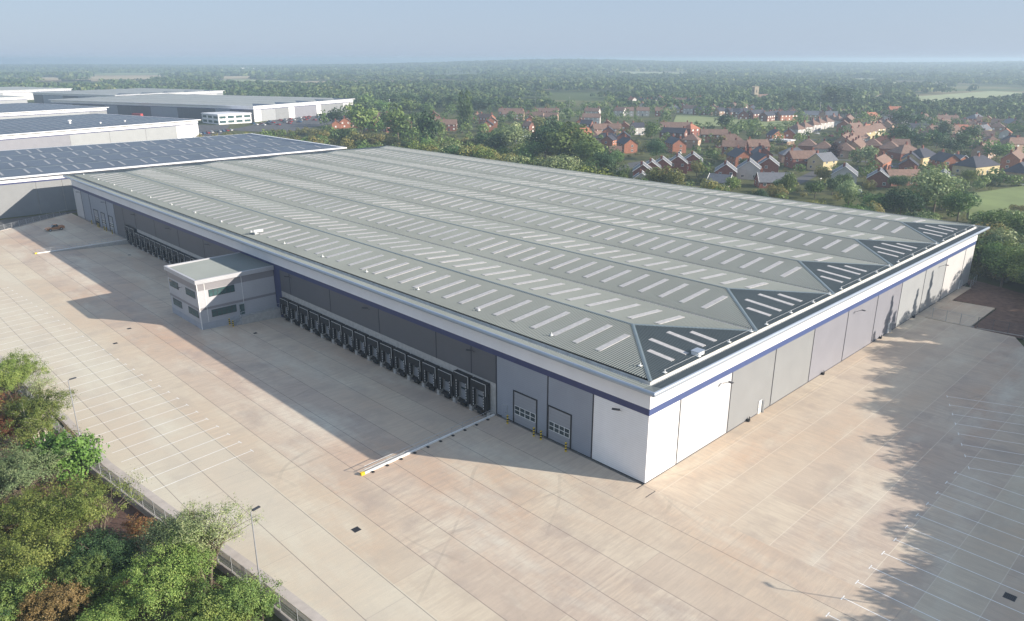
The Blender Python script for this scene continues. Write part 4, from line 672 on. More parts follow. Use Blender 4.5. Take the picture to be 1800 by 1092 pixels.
TREES=[(294.0,379.8,25.7,6.2,3),(297.2,376.7,25.7,6.9,3),(282.6,423.6,12.6,8.7,5),(364.5,538.4,14.6,19.7,0),(346.7,555.9,13.7,18.5,0),(390.1,649.6,15.5,18.1,0),(322.6,579.6,10.3,13.9,2),(253.8,487.2,13.8,15.1,1),(257.4,509.0,11.2,11.6,0),(240.6,432.1,10.8,13.9,0),(232.4,400.5,10.9,14.7,0),(268.6,426.2,8.3,11.2,2),(263.0,370.5,10.3,11.9,4),(222.2,357.6,9.0,12.1,1),(228.4,351.6,10.2,9.8,0),(209.4,303.4,8.2,8.4,2),(213.4,320.3,9.0,12.1,0),(231.6,317.2,4.6,6.2,2),(375.3,527.8,12.8,17.3,0),(392.5,511.0,11.2,9.8,0),(411.6,628.3,15.5,16.1,1),(435.7,627.1,15.7,20.5,1),(460.7,625.8,16.1,21.7,1),(454.7,585.9,15.5,20.1,1),(456.0,542.2,13.1,17.6,1),(344.2,558.4,6.9,8.9,0),(202.7,411.1,6.9,9.3,2),(198.2,389.5,7.3,9.8,1),(198.9,380.4,7.8,9.8,0),(191.7,356.2,8.0,9.4,6),(199.7,348.4,6.9,9.3,6),(201.6,339.1,5.1,6.9,2),(192.9,347.6,5.1,6.9,6),(265.2,297.5,13.1,10.4,2),(267.9,308.6,8.8,7.4,0),(253.6,270.7,7.7,7.4,2),(320.2,326.6,13.0,9.9,6),(275.0,274.7,16.8,12.2,1),(279.7,270.1,15.3,13.2,0),(228.3,211.5,16.7,18.0,0),(218.5,194.8,12.0,12.2,0),(209.8,203.4,10.4,12.2,1),(223.3,225.6,7.7,8.7,6),(427.4,397.3,10.3,13.9,1),(428.1,409.5,7.0,7.9,0),(451.8,373.4,8.9,6.4,1),(386.7,424.8,6.8,7.7,1),(381.7,429.7,5.4,7.3,1),(406.0,431.2,5.6,7.5,1),(227.9,283.9,10.4,10.6,1),(221.2,268.1,7.3,8.4,1),(220.6,258.1,6.3,8.5,0),(219.1,249.3,5.3,7.2,2),(207.2,232.1,6.7,6.4,2),(205.9,252.2,3.5,4.0,6),(236.5,253.2,5.9,7.4,2),(202.1,219.3,3.3,4.4,6),(201.9,202.8,3.6,4.8,2),(204.0,192.8,3.5,4.7,2),(217.1,196.3,8.8,7.3,0),(218.6,190.6,4.8,5.7,6),(225.8,187.7,7.2,9.0,1),(228.7,184.9,8.8,8.2,0),(449.1,522.4,13.4,18.0,1),(498.0,546.3,13.4,17.5,1),(556.2,508.3,9.4,12.7,1),(581.7,503.3,7.0,9.4,1),(523.4,540.7,7.7,10.4,0),(572.0,473.4,8.4,11.4,0),(581.9,463.6,8.4,11.4,0),(581.1,568.6,9.1,12.4,1),(538.4,506.4,8.4,10.5,0),(336.4,302.4,7.3,9.8,1),(336.3,242.7,14.2,10.7,0),(268.6,190.2,10.4,12.2,1),(480.9,333.3,4.4,5.9,1),(450.4,351.9,3.7,4.5,1),(466.1,347.8,3.1,4.2,1),(446.3,256.4,11.6,12.6,1),(443.8,267.9,5.6,5.8,0),(431.7,270.8,6.7,6.3,0),(446.2,265.5,3.4,4.5,2),(431.0,237.3,6.4,6.6,1),(662.4,456.1,11.5,15.5,0),(549.7,395.6,9.2,7.4,1),(571.8,388.8,7.2,9.0,1),(556.0,389.4,5.7,7.7,1),(630.8,487.3,4.9,6.6,1),(298.2,184.7,5.4,5.5,2),(289.6,169.8,5.2,7.0,0),(743.3,484.5,11.6,15.6,1),(704.1,435.3,11.7,9.5,1),(741.4,419.4,16.1,10.6,1),(769.0,459.2,11.6,10.2,1),(663.1,540.6,9.6,12.8,1),(634.3,504.1,8.4,11.3,1),(564.0,352.8,10.4,10.0,1),(571.1,345.7,8.3,10.8,1),(451.8,373.4,11.4,7.2,1),(318.8,115.9,10.7,8.4,4),(327.0,103.4,9.0,10.9,2),(295.3,109.2,5.9,7.2,1),(275.3,113.2,4.2,5.4,0),(237.2,76.0,7.9,6.0,0),(283.4,87.1,4.5,6.0,1),(263.4,64.8,5.8,7.8,0),(292.6,104.0,3.5,4.7,2),(415.9,180.9,4.8,6.4,1),(436.7,160.5,6.9,8.6,0),(432.6,123.1,12.4,16.7,1),(448.7,141.5,6.8,9.1,1),(271.7,102.1,3.0,4.0,6),(326.6,108.2,7.9,5.5,0),(246.6,46.2,11.2,9.6,2),(259.2,62.9,5.8,7.3,1),(386.7,60.2,10.0,13.4,0),(333.7,70.4,4.7,6.3,1),(231.0,31.2,7.3,8.9,1),(402.9,87.1,8.7,11.8,1),(411.8,84.3,11.7,11.0,1),(430.8,102.9,10.4,12.8,1),(422.1,111.4,9.3,11.7,1),(421.4,118.7,6.8,9.2,0),(288.5,40.6,5.1,5.9,1),(299.1,40.1,4.9,5.7,1),(299.6,36.2,5.2,6.4,1),(303.1,32.8,4.9,6.4,1),(305.8,30.2,4.5,5.3,1),(282.7,40.0,3.6,4.9,2),(230.8,13.5,4.3,5.8,6),(213.6,12.0,4.9,6.3,6),(209.5,8.1,5.5,6.8,2),(207.9,15.6,3.5,4.6,6),(209.0,18.4,2.6,3.6,0),(226.0,36.0,7.0,8.3,0),(218.4,38.8,6.3,7.5,0),(215.7,41.5,6.3,7.5,0),(216.7,45.1,6.4,6.4,1),(214.2,47.5,6.0,6.4,0),(211.5,50.2,6.0,6.4,1),(209.4,52.2,6.0,6.4,0),(211.4,28.2,3.0,4.1,0),(451.3,89.5,6.8,9.2,1),(430.7,65.8,6.4,6.0,1),(555.0,168.1,13.8,18.7,1),(562.8,160.5,11.2,15.1,1),(739.3,221.6,10.9,14.6,1),(479.6,113.5,11.8,15.9,1),(466.0,97.1,11.9,14.4,1),(444.6,118.0,5.4,7.3,0),(729.5,180.9,8.8,11.9,1),(759.6,201.7,9.2,12.1,1),(792.8,169.0,9.2,12.4,1),(791.0,153.4,11.5,15.5,1),(815.0,147.2,10.8,14.6,1),(768.6,175.5,4.2,5.6,1),(468.0,81.1,3.7,5.0,0),(561.0,92.8,8.5,11.5,0),(492.0,151.4,9.6,12.4,0),(459.2,149.5,2.9,3.9,0),(537.3,154.2,6.4,8.6,0),(762.6,181.4,4.9,6.7,1),(682.4,181.3,4.6,6.2,0),(622.2,147.7,4.2,5.6,1),(606.9,162.7,4.9,6.6,0),(532.0,94.8,4.1,5.6,0),(810.8,460.3,14.9,11.4,1),(818.1,453.0,14.9,11.4,1),(843.3,455.7,16.2,13.7,1),(766.9,358.2,16.9,20.4,1),(682.9,305.5,11.2,15.1,1),(753.2,309.8,22.0,29.1,1),(779.9,303.4,18.9,25.6,1),(819.5,306.3,15.1,18.5,0),(552.3,247.3,8.7,11.7,0),(581.5,310.5,5.9,7.9,0),(459.3,242.3,7.8,10.6,0),(435.7,237.6,7.0,9.4,0),(452.7,230.0,5.9,7.9,1),(400.4,206.3,7.0,9.4,1),(482.0,229.6,4.2,5.7,1),(426.3,188.6,3.8,5.1,1),(865.8,433.5,14.2,16.9,1),(450.3,180.8,3.3,4.5,0),(579.6,208.7,9.9,13.3,1),(507.3,195.2,3.6,4.9,1),(914.1,475.5,14.0,15.7,1),(1019.7,371.0,10.8,14.6,1),(1090.7,478.3,10.8,14.5,1),(980.8,442.0,11.0,14.8,1),(1004.5,487.9,11.5,15.5,1),(211.8,202.0,22.8,24.0,0),(215.8,222.2,19.0,16.2,1),(204.0,182.2,16.0,16.1,0),(221.3,250.3,16.4,15.6,2),(201.6,217.8,12.3,12.9,0),(211.5,34.3,15.5,14.7,2),(193.1,38.8,11.3,11.3,1),(206.9,25.4,10.6,11.3,0),(194.1,48.5,8.2,10.7,0),(217.2,352.8,20.7,20.0,0),(207.3,309.5,21.5,15.1,1),(226.7,406.0,19.9,21.8,0),(213.5,257.9,13.4,12.5,1),(185.4,9.3,9.4,10.2,0),(174.6,0.2,11.0,11.2,10),(207.4,61.8,9.1,7.3,2),(204.3,84.5,10.8,6.5,0),(197.5,168.5,12.7,11.6,1)]
SCHOOL=(253.4, 298.5, 285.8, 296.0)
SHED=(386.1, 186.8, 385.7, 175.0)
VCARS=[(250.2, 91.3, 1.0, 2, 'dark blue car parked in the small court left of the white gabled house'), (338.4, 63.6, 1.2, 0, 'silver car on the drive between the orange gable and the cream house'), (337.3, 96.2, 0.4, 0, 'silver car behind the brown roofed houses, nearer the left'), (324.6, 90.2, 0.4, 2, 'blue car behind the long low brown brick house'), (239.6, 70.9, 0.5, 1, 'pale car in the yard behind the small brick gable'), (370.6, 276.6, 0.2, 1, 'white car on the road behind the orange gable house'), (572.3, 291.5, 0.2, 1, 'white car beside the playing field below the dark roofs'), (378.9, 228.0, 0.4, 0, 'silver car by the brown roofed centre houses'), (375.0, 221.5, 0.4, 3, 'black car by the brown roofed centre houses'), (296.3, 194.4, 0.5, 0, 'silver car behind the red brick gable terrace'), (297.8, 195.0, 0.4, 1, 'white van like car behind the big garden trees'), (453.1, 194.5, 0.9, 0, 'silver car below the row of sunlit fronts, left one'), (470.4, 194.7, 0.9, 1, 'white car below the row of sunlit fronts, middle one'), (459.7, 179.8, 0.9, 4, 'red car below the row of sunlit fronts, right one'), (308.6, 30.1, 0.2, 1, 'pale car at the right frame edge beyond the meadow hedge'), (309.8, 57.7, 0.3, 0, 'silver car in the driveway behind the willow tree')]
POLES=[(529.4, 534.8, 16, 'pale floodlight mast beyond the long brown terrace'), (535.3, 490.6, 14, 'pale mast beyond the village trees right of the terrace'), (637.7, 269.9, 13, 'tall white pole rising above the grey roofed houses'), (229.1, 82.5, 6, 'short white pole beside the blue car court'), (374.0, 583.4, 14, 'slim white mast in front of the far wood'), (250.3, 378.2, 8, 'grey pole left of the poplars'), (191.9, 356.0, 7, 'slender white pole at the end of the dark roofed warehouse')]
TOWN=[(2591, 11919, 180, 14), (2913, 11539, 30, 22), (3721, 10588, 40, 22), (4392, 9798, 60, 26), (5780, 8164, 220, 12), (1660, 3614, 110, 9), (2186, 4071, 60, 8), (1789, 1749, 10, 7), (3993, 1792, 70, 8), (3645, 1406, 50, 8), (1205, 3348, 60, 8), (1416, 3597, 50, 8)]

# ------------------------------------------------------------------ neighbouring distribution buildings
def far_warehouse(x,y,ang,W,L,H,nb,rm,label,panels,ridge='y',sk=None,fh=1.9,stripe=None,name='warehouse'):
    """near corner at (x,y); W runs along ANG, L runs 90 degrees left of it"""
    e=empty(name,(x,y,-.2),ang,label=label,cat='warehouse'); ov=1.6
    mb=MB(); mb.box(.15,.15,0,W-.15,L-.15,H-.5,0,'t'); mb.build('wall_core',CONC,e)
    # wall panels
    for f,ln in (('s',W),('w',L),('e',L),('n',W)):
        a=0;k=0
        while a<ln-1:
            b2=min(ln,a+panels[k%len(panels)][0]); mt=panels[k%len(panels)][1]
            if f=='w': mt=panels[k%len(panels)][2] if len(panels[0])>2 else mt  # west faces can take darker panels, their shade put into the colour
            m=MB(); wallbox(m,f,a+.1,b2-.1,0,H-fh-.5,0,W,L); 
            if f in 'sw' or k==0: m.build('wall_panel',mt,e)
            elif f=='e' and k==1:
                m=MB(); wallbox(m,f,.1,L-.1,0,H-fh-.5,-.01,W,L); m.build('wall_panel',mt,e); break
            a=b2;k+=1
    m=MB(); m.box(-.08,-.08,H-fh,W+.08,.1,H-.55).box(-.08,.1,H-fh,.1,L,H-.55).box(W-.1,.1,H-fh,W+.08,L,H-.55).box(.1,L-.1,H-fh,W-.1,L+.08,H-.55); m.build('fascia',FASC,e)
    m=MB(); m.box(-.05,-.05,H-fh-.5,W+.05,.1,H-fh).box(-.05,.1,H-fh-.5,.1,L,H-fh).box(W-.1,.1,H-fh-.5,W+.05,L,H-fh); m.build('blue_stripe',stripe or NAVY,e)
    m=MB(); m.box(-ov,-ov,H-.55,W+ov,0,H-.1).box(-ov,0,H-.55,0,L,H-.1).box(W,0,H-.55,W+ov,L,H-.1).box(-ov,L,H-.55,W+ov,L+ov,H-.1); m.build('curved_eave',FASC,e)
    # ridged roof
    R=1.0; n=nb; T=W if ridge=='y' else L; Q=L if ridge=='y' else W; bay=(T-1)/n
    def P(t,q,z): return (t,q,z) if ridge=='y' else (q,t,z)
    for i in range(n):
        t0=.5+i*bay; tm=t0+bay/2; t1=t0+bay; hp=bay/2
        mm=MB(); q=[P(t0+.1,.5,H),P(tm,.5+hp,H+R),P(tm,Q-.5-hp,H+R),P(t0+.1,Q-.5,H)]; mm.poly(q if ridge=='x' else q); mm.build('roof_slope',rm,e)
        mm=MB(); mm.poly([P(tm,.5+hp,H+R),P(t1-.25,.5,H),P(t1-.25,Q-.5,H),P(tm,Q-.5-hp,H+R)]); mm.build('roof_slope',rm,e)
        mm=MB(); mm.poly([P(t0+.1,.5,H),P(t1-.25,.5,H),P(tm,.5+hp,H+R)]); mm.poly([P(t0+.1,Q-.5,H),P(tm,Q-.5-hp,H+R),P(t1-.25,Q-.5,H)]); mm.build('hip_slope',ROOF_HIPSHADE,e)  # unribbed hips: the shade of ribs is put into a darker sheet colour
        mm=MB(); mm.bar(P(tm,.5+hp,H+R),P(tm,Q-.5-hp,H+R),.08); mm.build('ridge_flashing',CAP,e)
        if sk:
            mm=MB(); step,w=sk
            for sgn in (0,1):
                pos=hp*.4; k=0
                a=6
                while a<Q-6:
                    grp=3 if k%5==0 else 2
                    for g2 in range(grp if step<0 else 1):
                        c=a+g2*3.9
                        lim=min((c-1)/1.0,(Q-c-1)/1.0,hp)
                        d0,d1=(.2*hp,min(.84*hp,lim-1)) if not sgn else (max(.16*hp,hp-lim+1),.8*hp)
                        if sgn==0: ta,tb=t0+d0,t0+d1; za,zb_=H+R*d0/hp,H+R*d1/hp
                        else: ta,tb=tm+d0,tm+d1; za,zb_=H+R*(1-d0/hp),H+R*(1-d1/hp)
                        if tb-ta>2: mm.poly([P(ta,c-w,za+.06),P(tb,c-w,zb_+.06),P(tb,c+w,zb_+.06),P(ta,c+w,za+.06)][::1 if ridge=='y' else -1])
                    a+=abs(step)*(1 if step>0 else (grp+1)); k+=1
            mm.build('rooflights',SKYL2,e)
    m=MB(); m.box(.0,.0,H-.12,W,L,H-.06); m.build('roof_deck',rm,e)
    return e
G1,G2=LGREY,WGREY
aw=far_warehouse(-190,251.6,0,303.8,90,13.6,4,ROOFN,'long warehouse with a dark blue roof of paired rooflights, next to the pale roofed one',[(46,LGREY),(70,WGREY),(66,WGREY),(8.1,WGREY),(60,WGREY)],'x',(-3.9,.38),2.1,NAVY)
a=math.radians(17)
far_warehouse(-40,419,math.radians(15.5),184,112,13,4,ROOFN,'dark roofed warehouse with white roof cowls and a pale lilac wall, second building back',[(45,WGREY),(52,LILAC),(24,LGREY),(24,LGREY),(22,LGREY),(17,WHITE)],'x',(4.5,.28),2.6)
far_warehouse(-40,609,math.radians(15.5),185,120,13,4,ROOFN,'dark roofed warehouse with a bright white fascia, third building back on the left',[(40,LGREY),(60,WGREY),(30,LGREY)],'x',(4.5,.28),2.6)
far_warehouse(20,885,math.radians(16),122,150,13,4,ROOFP,'pale warehouse at the left frame edge with a white cross wall, behind two dark roofs',[(30,LGREY),(40,WHITE),(30,LGREY)],'x',(6,.4),2.6)
far_warehouse(60,1100,math.radians(16),190,120,13,4,ROOFP,'farthest white edged warehouse at the left end of the estate',[(30,LGREY),(40,WHITE2)],'x',(6,.4),2.6)
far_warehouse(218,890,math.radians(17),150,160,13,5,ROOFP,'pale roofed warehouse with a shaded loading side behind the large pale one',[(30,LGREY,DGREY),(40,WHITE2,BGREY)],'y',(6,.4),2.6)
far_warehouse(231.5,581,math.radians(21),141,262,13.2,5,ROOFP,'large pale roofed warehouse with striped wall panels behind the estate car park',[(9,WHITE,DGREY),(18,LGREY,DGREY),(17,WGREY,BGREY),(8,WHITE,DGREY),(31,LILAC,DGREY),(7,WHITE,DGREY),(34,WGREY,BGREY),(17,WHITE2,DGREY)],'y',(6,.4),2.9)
# cowls on the second roof
for i,(t,q) in enumerate(((10,20),(24,9),(60,26),(62,10),(118,34),(124,12),(140,12),(30,24))):
    e=empty('roof_cowl',(-40+math.cos(.2705)*t-math.sin(.2705)*q,419+math.sin(.2705)*t+math.cos(.2705)*q,13.3),0,label='white exhaust cowl on the second dark roof, %s from the left'%ORD[[0,2,3,4,5,6,7,1][i]],cat='roof cowl',group='exhaust cowls on the dark roof')
    s=1.9 if i in (0,4,7) else 1.1; MB().tube([(0,0,-.3),(0,0,.8*s)],.35*s,8).build('duct',WPAINT,e); MB().tube([(0,0,.8*s),(0,0,1.1*s)],[.7*s,.45*s],8).build('hood',WPAINT,e)
def small_office(x,y,ang,W,L,H,floors,label,nw,wm=WHITE,name='office_block'):
    e=empty(name,(x,y,-.2),ang,label=label,cat='office building'); MB().box(0,0,0,W,L,H-.8).build('wall',wm,e); MB().box(-.4,-.4,H-.8,W+.4,L+.4,H-.1).box(0,0,H-.1,W,L,H).build('roof',FASC,e)
    for fl in range(floors):
        z0=1.1+fl*(H-1)/floors; z1=z0+1.9
        for k in range(nw):
            a=W*(k+.12)/nw; MB().box(a,-.08,z0,a+W/nw*.76,.05,z1).build('window',GLASSG,e)
        for k in range(max(2,int(L/8))):
            a=L*(k+.15)/max(2,int(L/8)); MB().box(-.08,a,z0,.05,a+L/max(2,int(L/8))*.7,z1).build('window',GLASSG,e)
    return e
small_office(197,574,math.radians(2),29,30,8.2,2,'two storey white office with green tinted windows in front of the large pale warehouse',4)
small_office(198,727,math.radians(12),16,28,6.8,1,'small white gatehouse office among the parked trailers',1,WHITE2,'gatehouse')
# ------------------------------------------------------------------ village
WM={'r':plain('red_brick',(.25,.10,.075),.9,.22,1.2,bump=.2),'o':plain('orange_brick',(.37,.155,.095),.9,.2,1.2,bump=.2),'p':plain('buff_brick',(.42,.29,.21),.9,.2,1.0),'w':plain('white_render',(.52,.50,.48),.85,.1,.6),'y':plain('cream_render',(.56,.47,.28),.85,.12,.6),'d':plain('brown_brick',(.20,.095,.075),.9,.22,1.2)}
RM={'g':plain('grey_slate',(.15,.155,.175),.6,.2,1.1),'b':plain('brown_tiles',(.205,.13,.10),.8,.25,1.0),'k':plain('dark_slate',(.045,.045,.06),.6,.25,1.1),'t':plain('red_tiles',(.38,.15,.09),.85,.22,1.0)}
WN={'r':'red brick','o':'orange brick','p':'buff brick','w':'white rendered','y':'cream rendered','d':'brown brick'}; RN={'g':'grey slate','b':'brown tile','k':'dark slate','t':'red tile'}
WINM=MB().box(-.62,-.05,0,.62,.05,1.25).mesh('window_frame_mesh',WPAINT); PANM=MB().box(-.5,-.075,.12,-.05,-.05,1.13).box(.05,-.075,.12,.5,-.05,1.13).mesh('window_pane_mesh',GLASS)
DORM=MB().box(-.5,-.06,0,.5,.05,2.05).mesh('door_mesh',plain('dark_door_paint',(.05,.07,.08),.5)); CHIM=MB().box(-.45,-.45,-1.2,.45,.45,1.3).box(-.52,-.52,1.05,.52,.52,1.2)
CHIM_=[CHIM.mesh('chimney_mesh',WM['r'])]; POTM=MB().tube([(-.2,0,1.3),(-.2,0,1.65)],.12,6).tube([(.2,0,1.3),(.2,0,1.65)],.12,6).mesh('chimney_pot_mesh',plain('terracotta',(.4,.18,.1),.8))
def inst(name,me,parent,loc=(0,0,0),rz=0):
    o=bpy.data.objects.new(name,me); COL.objects.link(o); o.parent=parent; o.location=loc; o.rotation_euler=(0,0,rz); return o
FOOT=[]
def house(x,y,yaw,L,w,rt,rc,wc,z,ext,label,group,near):
    e=empty('house',(x,y,-.25),yaw,label=label,cat='house',group=group); z+=.25
    rise=w/2*.72; ev=z-rise; hl,hw=L/2,w/2
    m=MB(); 
    if rt=='g':
        m.quad((-hl,-hw,0),(hl,-hw,0),(hl,-hw,ev),(-hl,-hw,ev)); m.quad((hl,hw,0),(-hl,hw,0),(-hl,hw,ev),(hl,hw,ev))
        for s in (-1,1):
            p=[(s*hl,-hw,0),(s*hl,hw,0),(s*hl,hw,ev),(s*hl,0,z),(s*hl,-hw,ev)]; m.poly(p if s>0 else p[::-1])
    else: m.box(-hl,-hw,0,hl,hw,ev)
    m.build('wall',WM[wc],e)
    ov=.35; t=.16; zo=ev-ov*.72; r=MB()
    if rt=='g':
        for s in (-1,1):
            a=[(-hl-ov,s*(hw+ov),zo+t),(hl+ov,s*(hw+ov),zo+t),(hl+ov,0,z+t),(-hl-ov,0,z+t)]; b=[(p[0],p[1],p[2]-t) for p in a]
            r.poly(a if s<0 else a[::-1]); r.poly(b[::-1] if s<0 else b)
            r.quad(b[0],b[1],a[1],a[0]); r.quad(b[1],b[2],a[2],a[1]); r.quad(b[3],b[0],a[0],a[3])
    else:
        q=min(hl,hw)*.98; A=[(-hl-ov,-hw-ov,zo+t),(hl+ov,-hw-ov,zo+t),(hl+ov,hw+ov,zo+t),(-hl-ov,hw+ov,zo+t)]; r1=(-(hl-q),0,z+t); r2=((hl-q),0,z+t)
        r.quad(A[0],A[1],r2,r1); r.quad(A[2],A[3],r1,r2); r.poly([A[1],A[2],r2]); r.poly([A[3],A[0],r1])
        for a,b in ((0,1),(1,2),(2,3),(3,0)): r.quad((A[a][0],A[a][1],zo),(A[b][0],A[b][1],zo),A[b],A[a])
        r.quad((A[3][0],A[3][1],zo),(A[2][0],A[2][1],zo),(A[1][0],A[1][1],zo),(A[0][0],A[0][1],zo))
    ro=r.build('roof',RM[rc],e)
    if rt=='g' and rc=='g' and near: # pale verge boards of the newer houses
        v=MB()
        for s in (-1,1):
            for q in (-1,1):
                a=(s*(hl+ov+.02),q*(hw+ov),zo+t+.02); b=(s*(hl+ov+.02),0,z+t+.04); v.bar(a,b,.10)
        v.build('verge_board',WPAINT,ro)
    if z>5.8:
        n=1 if L<13 else (2 if L<24 else 3)
        for k in range(n):
            cx=(-hl*.75 if n==1 else -hl*.8+2*hl*.8*k/(n-1)) if rt=='g' else 0; ch=inst('chimney',CHIM_[0],ro,(cx,.6 if rt=='g' else 0,z)); 
            if near: inst('chimney_pot',POTM,ch)
            if rt!='g': break
    nw=max(2,int(L/3.6)); rows=(.9,3.45) if ev>4.2 else (.9,)
    for s in (-1,1):
        for zr in rows:
            if zr+1.3>ev: continue
            for k in range(nw):
                cx=-hl+L*(k+.5)/nw
                if zr<1 and k%3==1: inst('door',DORM,e,(cx,s*hw,0),0 if s<0 else PI); continue
                wi=inst('window',WINM,e,(cx,s*hw,zr),0 if s<0 else PI)
                if near: inst('window_pane',PANM,wi)
    for s in (-1,1):
        for zr in rows:
            if zr+1.3>ev: continue
            for k in ((-.25,.25) if w>8.5 and (int(x)+int(zr))%2 else (.1,)):
                wi=inst('window',WINM,e,(s*hl,k*w,zr),s*PI/2)
                if near: inst('window_pane',PANM,wi)
    if ext=='solar':
        c=math.hypot(hw,rise); 
        for i in range(6):
            for j in range(2):
                x0=0.8+i*1.12; f0=.25+.33*j; f1=f0+.3
                for s in (-1,1):
                    pass
                sp=MB(); s=-1 if SOLAR_SIDE<0 else 1
                y0,y1=s*hw*(1-f0),s*hw*(1-f1); z0,z1=ev+rise*f0+t+.07,ev+rise*f1+t+.07
                sp.quad((x0,y0,z0),(x0+1.05,y0,z0),(x0+1.05,y1,z1),(x0,y1,z1)); sp.quad((x0,y0,z0-.06),(x0+1.05,y0,z0-.06),(x0+1.05,y0,z0),(x0,y0,z0)); sp.build('solar_panel',MATS.get('solar_glass') or plain('solar_glass',(.03,.06,.12),.15,.3,2,0,.8),ro)
    FOOT.append((x,y,yaw,hl+1.2,hw+1.2)); return e
SOLAR_SIDE=1
SPEC={'white':'low white gabled house in front of the red brick terrace beside the hedge','solar':'brown roofed brick house with a block of blue solar panels','white gable':'tall white gabled house right of the small parking court','small':'small red brick gabled house with a grey roof beside the white gabled one','long':'long low brown brick house behind the small brick gable'}
rows={}
for h in HOUSES: rows.setdefault(h[0],[]).append(h)
for nm,hs in rows.items():
    hs.sort(key=lambda h:bearing(h[1],h[2]))
    for i,h in enumerate(hs):
        _,x,y,yaw,L,w,rt,rc,wc,z,ext=h; L=max(6.5,min(L,27)); near=(Vector((x,y,0))-CAM).length<480
        if nm in SPEC: lab=SPEC[nm]; grp=None
        else:
            grp=nm; lab=LABH(nm,wc,rc,i)
        house(x,y,yaw,L,w,rt,rc,wc,z,ext,lab,grp,near)
# church
STONE=plain('weathered_sandstone',(.38,.32,.24),.9,.2,.5,bump=.3)
e=empty('church',(817,435,-.25),math.radians(-25),label='stone church with a square battlemented tower at the far edge of the village',cat='church')
m=MB(); m.box(-3,-3,0,3,3,18.5); 
for k in range(4):
    for s in (-3,2.6): m.box(-3+k*1.75,s,18.5,-2.1+k*1.75,s+.4,19.7); m.box(s,-3+k*1.75,18.5,s+.4,-2.1+k*1.75,19.7)
tw=m.build('tower',STONE,e); MB().box(-.7,-3.08,12,.7,-2.9,15.5).build('belfry_window',BLACK,tw); MB().box(-3.08,-.7,12,-2.9,.7,15.5).build('belfry_window',BLACK,tw)
MB().box(3,-4,0,21,4,6.5).build('wall',STONE,e); m=MB(); m.quad((3,-4.5,6.3),(21.4,-4.5,6.3),(21.4,0,10),(3,0,10)); m.quad((21.4,4.5,6.3),(3,4.5,6.3),(3,0,10),(21.4,0,10)); m.poly([(21.2,-4,6.5),(21.2,4,6.5),(21.2,0,9.8)]); m.build('roof',RM['b'],e)
for k in range(4): MB().box(5.5+k*4,-4.1,2,6.9+k*4,-3.95,5).build('window',BLACK,e)
# flat roofed school
sx0,sy0,sx1,sy1=SCHOOL
e=small_office(sx0,sy0,math.atan2(sy1-sy0,sx1-sx0),math.hypot(sx1-sx0,sy1-sy0),14,3.9,1,'low flat roofed white school building with large windows behind the belt of trees',9,WHITE2,'school'); e['category']='school'
e=small_office(SHED[0],SHED[1],math.atan2(SHED[3]-SHED[1],SHED[2]-SHED[0]),math.hypot(SHED[2]-SHED[0],SHED[3]-SHED[1]),9,3.0,1,'long pale flat roofed garage block left of the slanting brown roofs',4,WM['p'],'garage_block'); e['category']='garages'
# cars
CC=[('silver',(.45,.46,.48)),('white',(.75,.75,.75)),('blue',(.05,.12,.25)),('black',(.02,.02,.025)),('red',(.4,.03,.03))]
for i,(x,y,r,c,lab) in enumerate(VCARS): vehicle('parked_car',x,y,r,CC[c],lab,'cars parked in the village',-.2,False)
k=0
for r_ in range(4):
    for c_ in range(13):
        x=213+c_*6.6+r_*3.2; y=557+c_*3.3-r_*9.5+(3 if r_>1 else 0)
        if RNG.random()<.18: continue
        q=CC[RNG.integers(0,5)]; vehicle('parked_car',x,y,math.radians(110+RNG.integers(-3,4)),q,'%s car, %s from left in the %s row of the estate car park'%(q[0],ordn(c_),['back','third','second','front'][r_]),'cars in the estate car park',-.1,False); k+=1
for i in range(9):
    x=150+i*3.6; y=500+i*1.6; q=CC[(i*2)%5]; vehicle('parked_car',x,y,math.radians(105),q,'%s vehicle, %s from left in the short row beyond the dark roof'%(q[0],ordn(i)),'vehicles beyond the dark roof',-.1,False)
def trailer(x,y,rz,col,lab):
    e=empty('lorry_trailer',(x,y,-.15),rz,label=lab,cat='trailer',group='trailers in the estate yard'); MB().box(-6.5,-1.25,1.2,6.5,1.25,3.9).build('trailer_box',col,e); MB().box(-6.3,-1.1,.95,6.3,1.1,1.2).build('chassis',BLACK,e)
    for q in (-4.6,-3.4,4.4):
        for s in (-1,1): MB().tube([(q,s*1.0,.5),(q,s*1.25,.5)],.5,10).build('wheel',BLACK,e)
REDP=plain('red_trailer_side',(.42,.04,.035),.5)
for i,(x,y,c) in enumerate(((176,700,REDP),(186,716,REDP),(150,742,WPAINT),(160,760,REDP),(205,660,REDP),(209,672,WPAINT),(195,690,WPAINT))): trailer(x,y,math.radians(105),c,'%s lorry trailer in the estate yard, %s one back'%('red' if c==REDP else 'white',ORD[i]))
# poles
def tall_pole(x,y,h,lab,mat=POLE,cat='lamp post',nm='tall_pole'):
    e=empty(nm,(x,y,-.3),0,label=lab,cat=cat); MB().tube([(0,0,0),(0,0,h)],[.16,.09],6).build('pole',mat,e); MB().box(-.7,-.1,h-.25,.7,.1,h-.05).build('cross_arm',mat,e)
for x,y,h,l in POLES: tall_pole(x,y,h,l,WPAINT if 'white' in l else POLE)
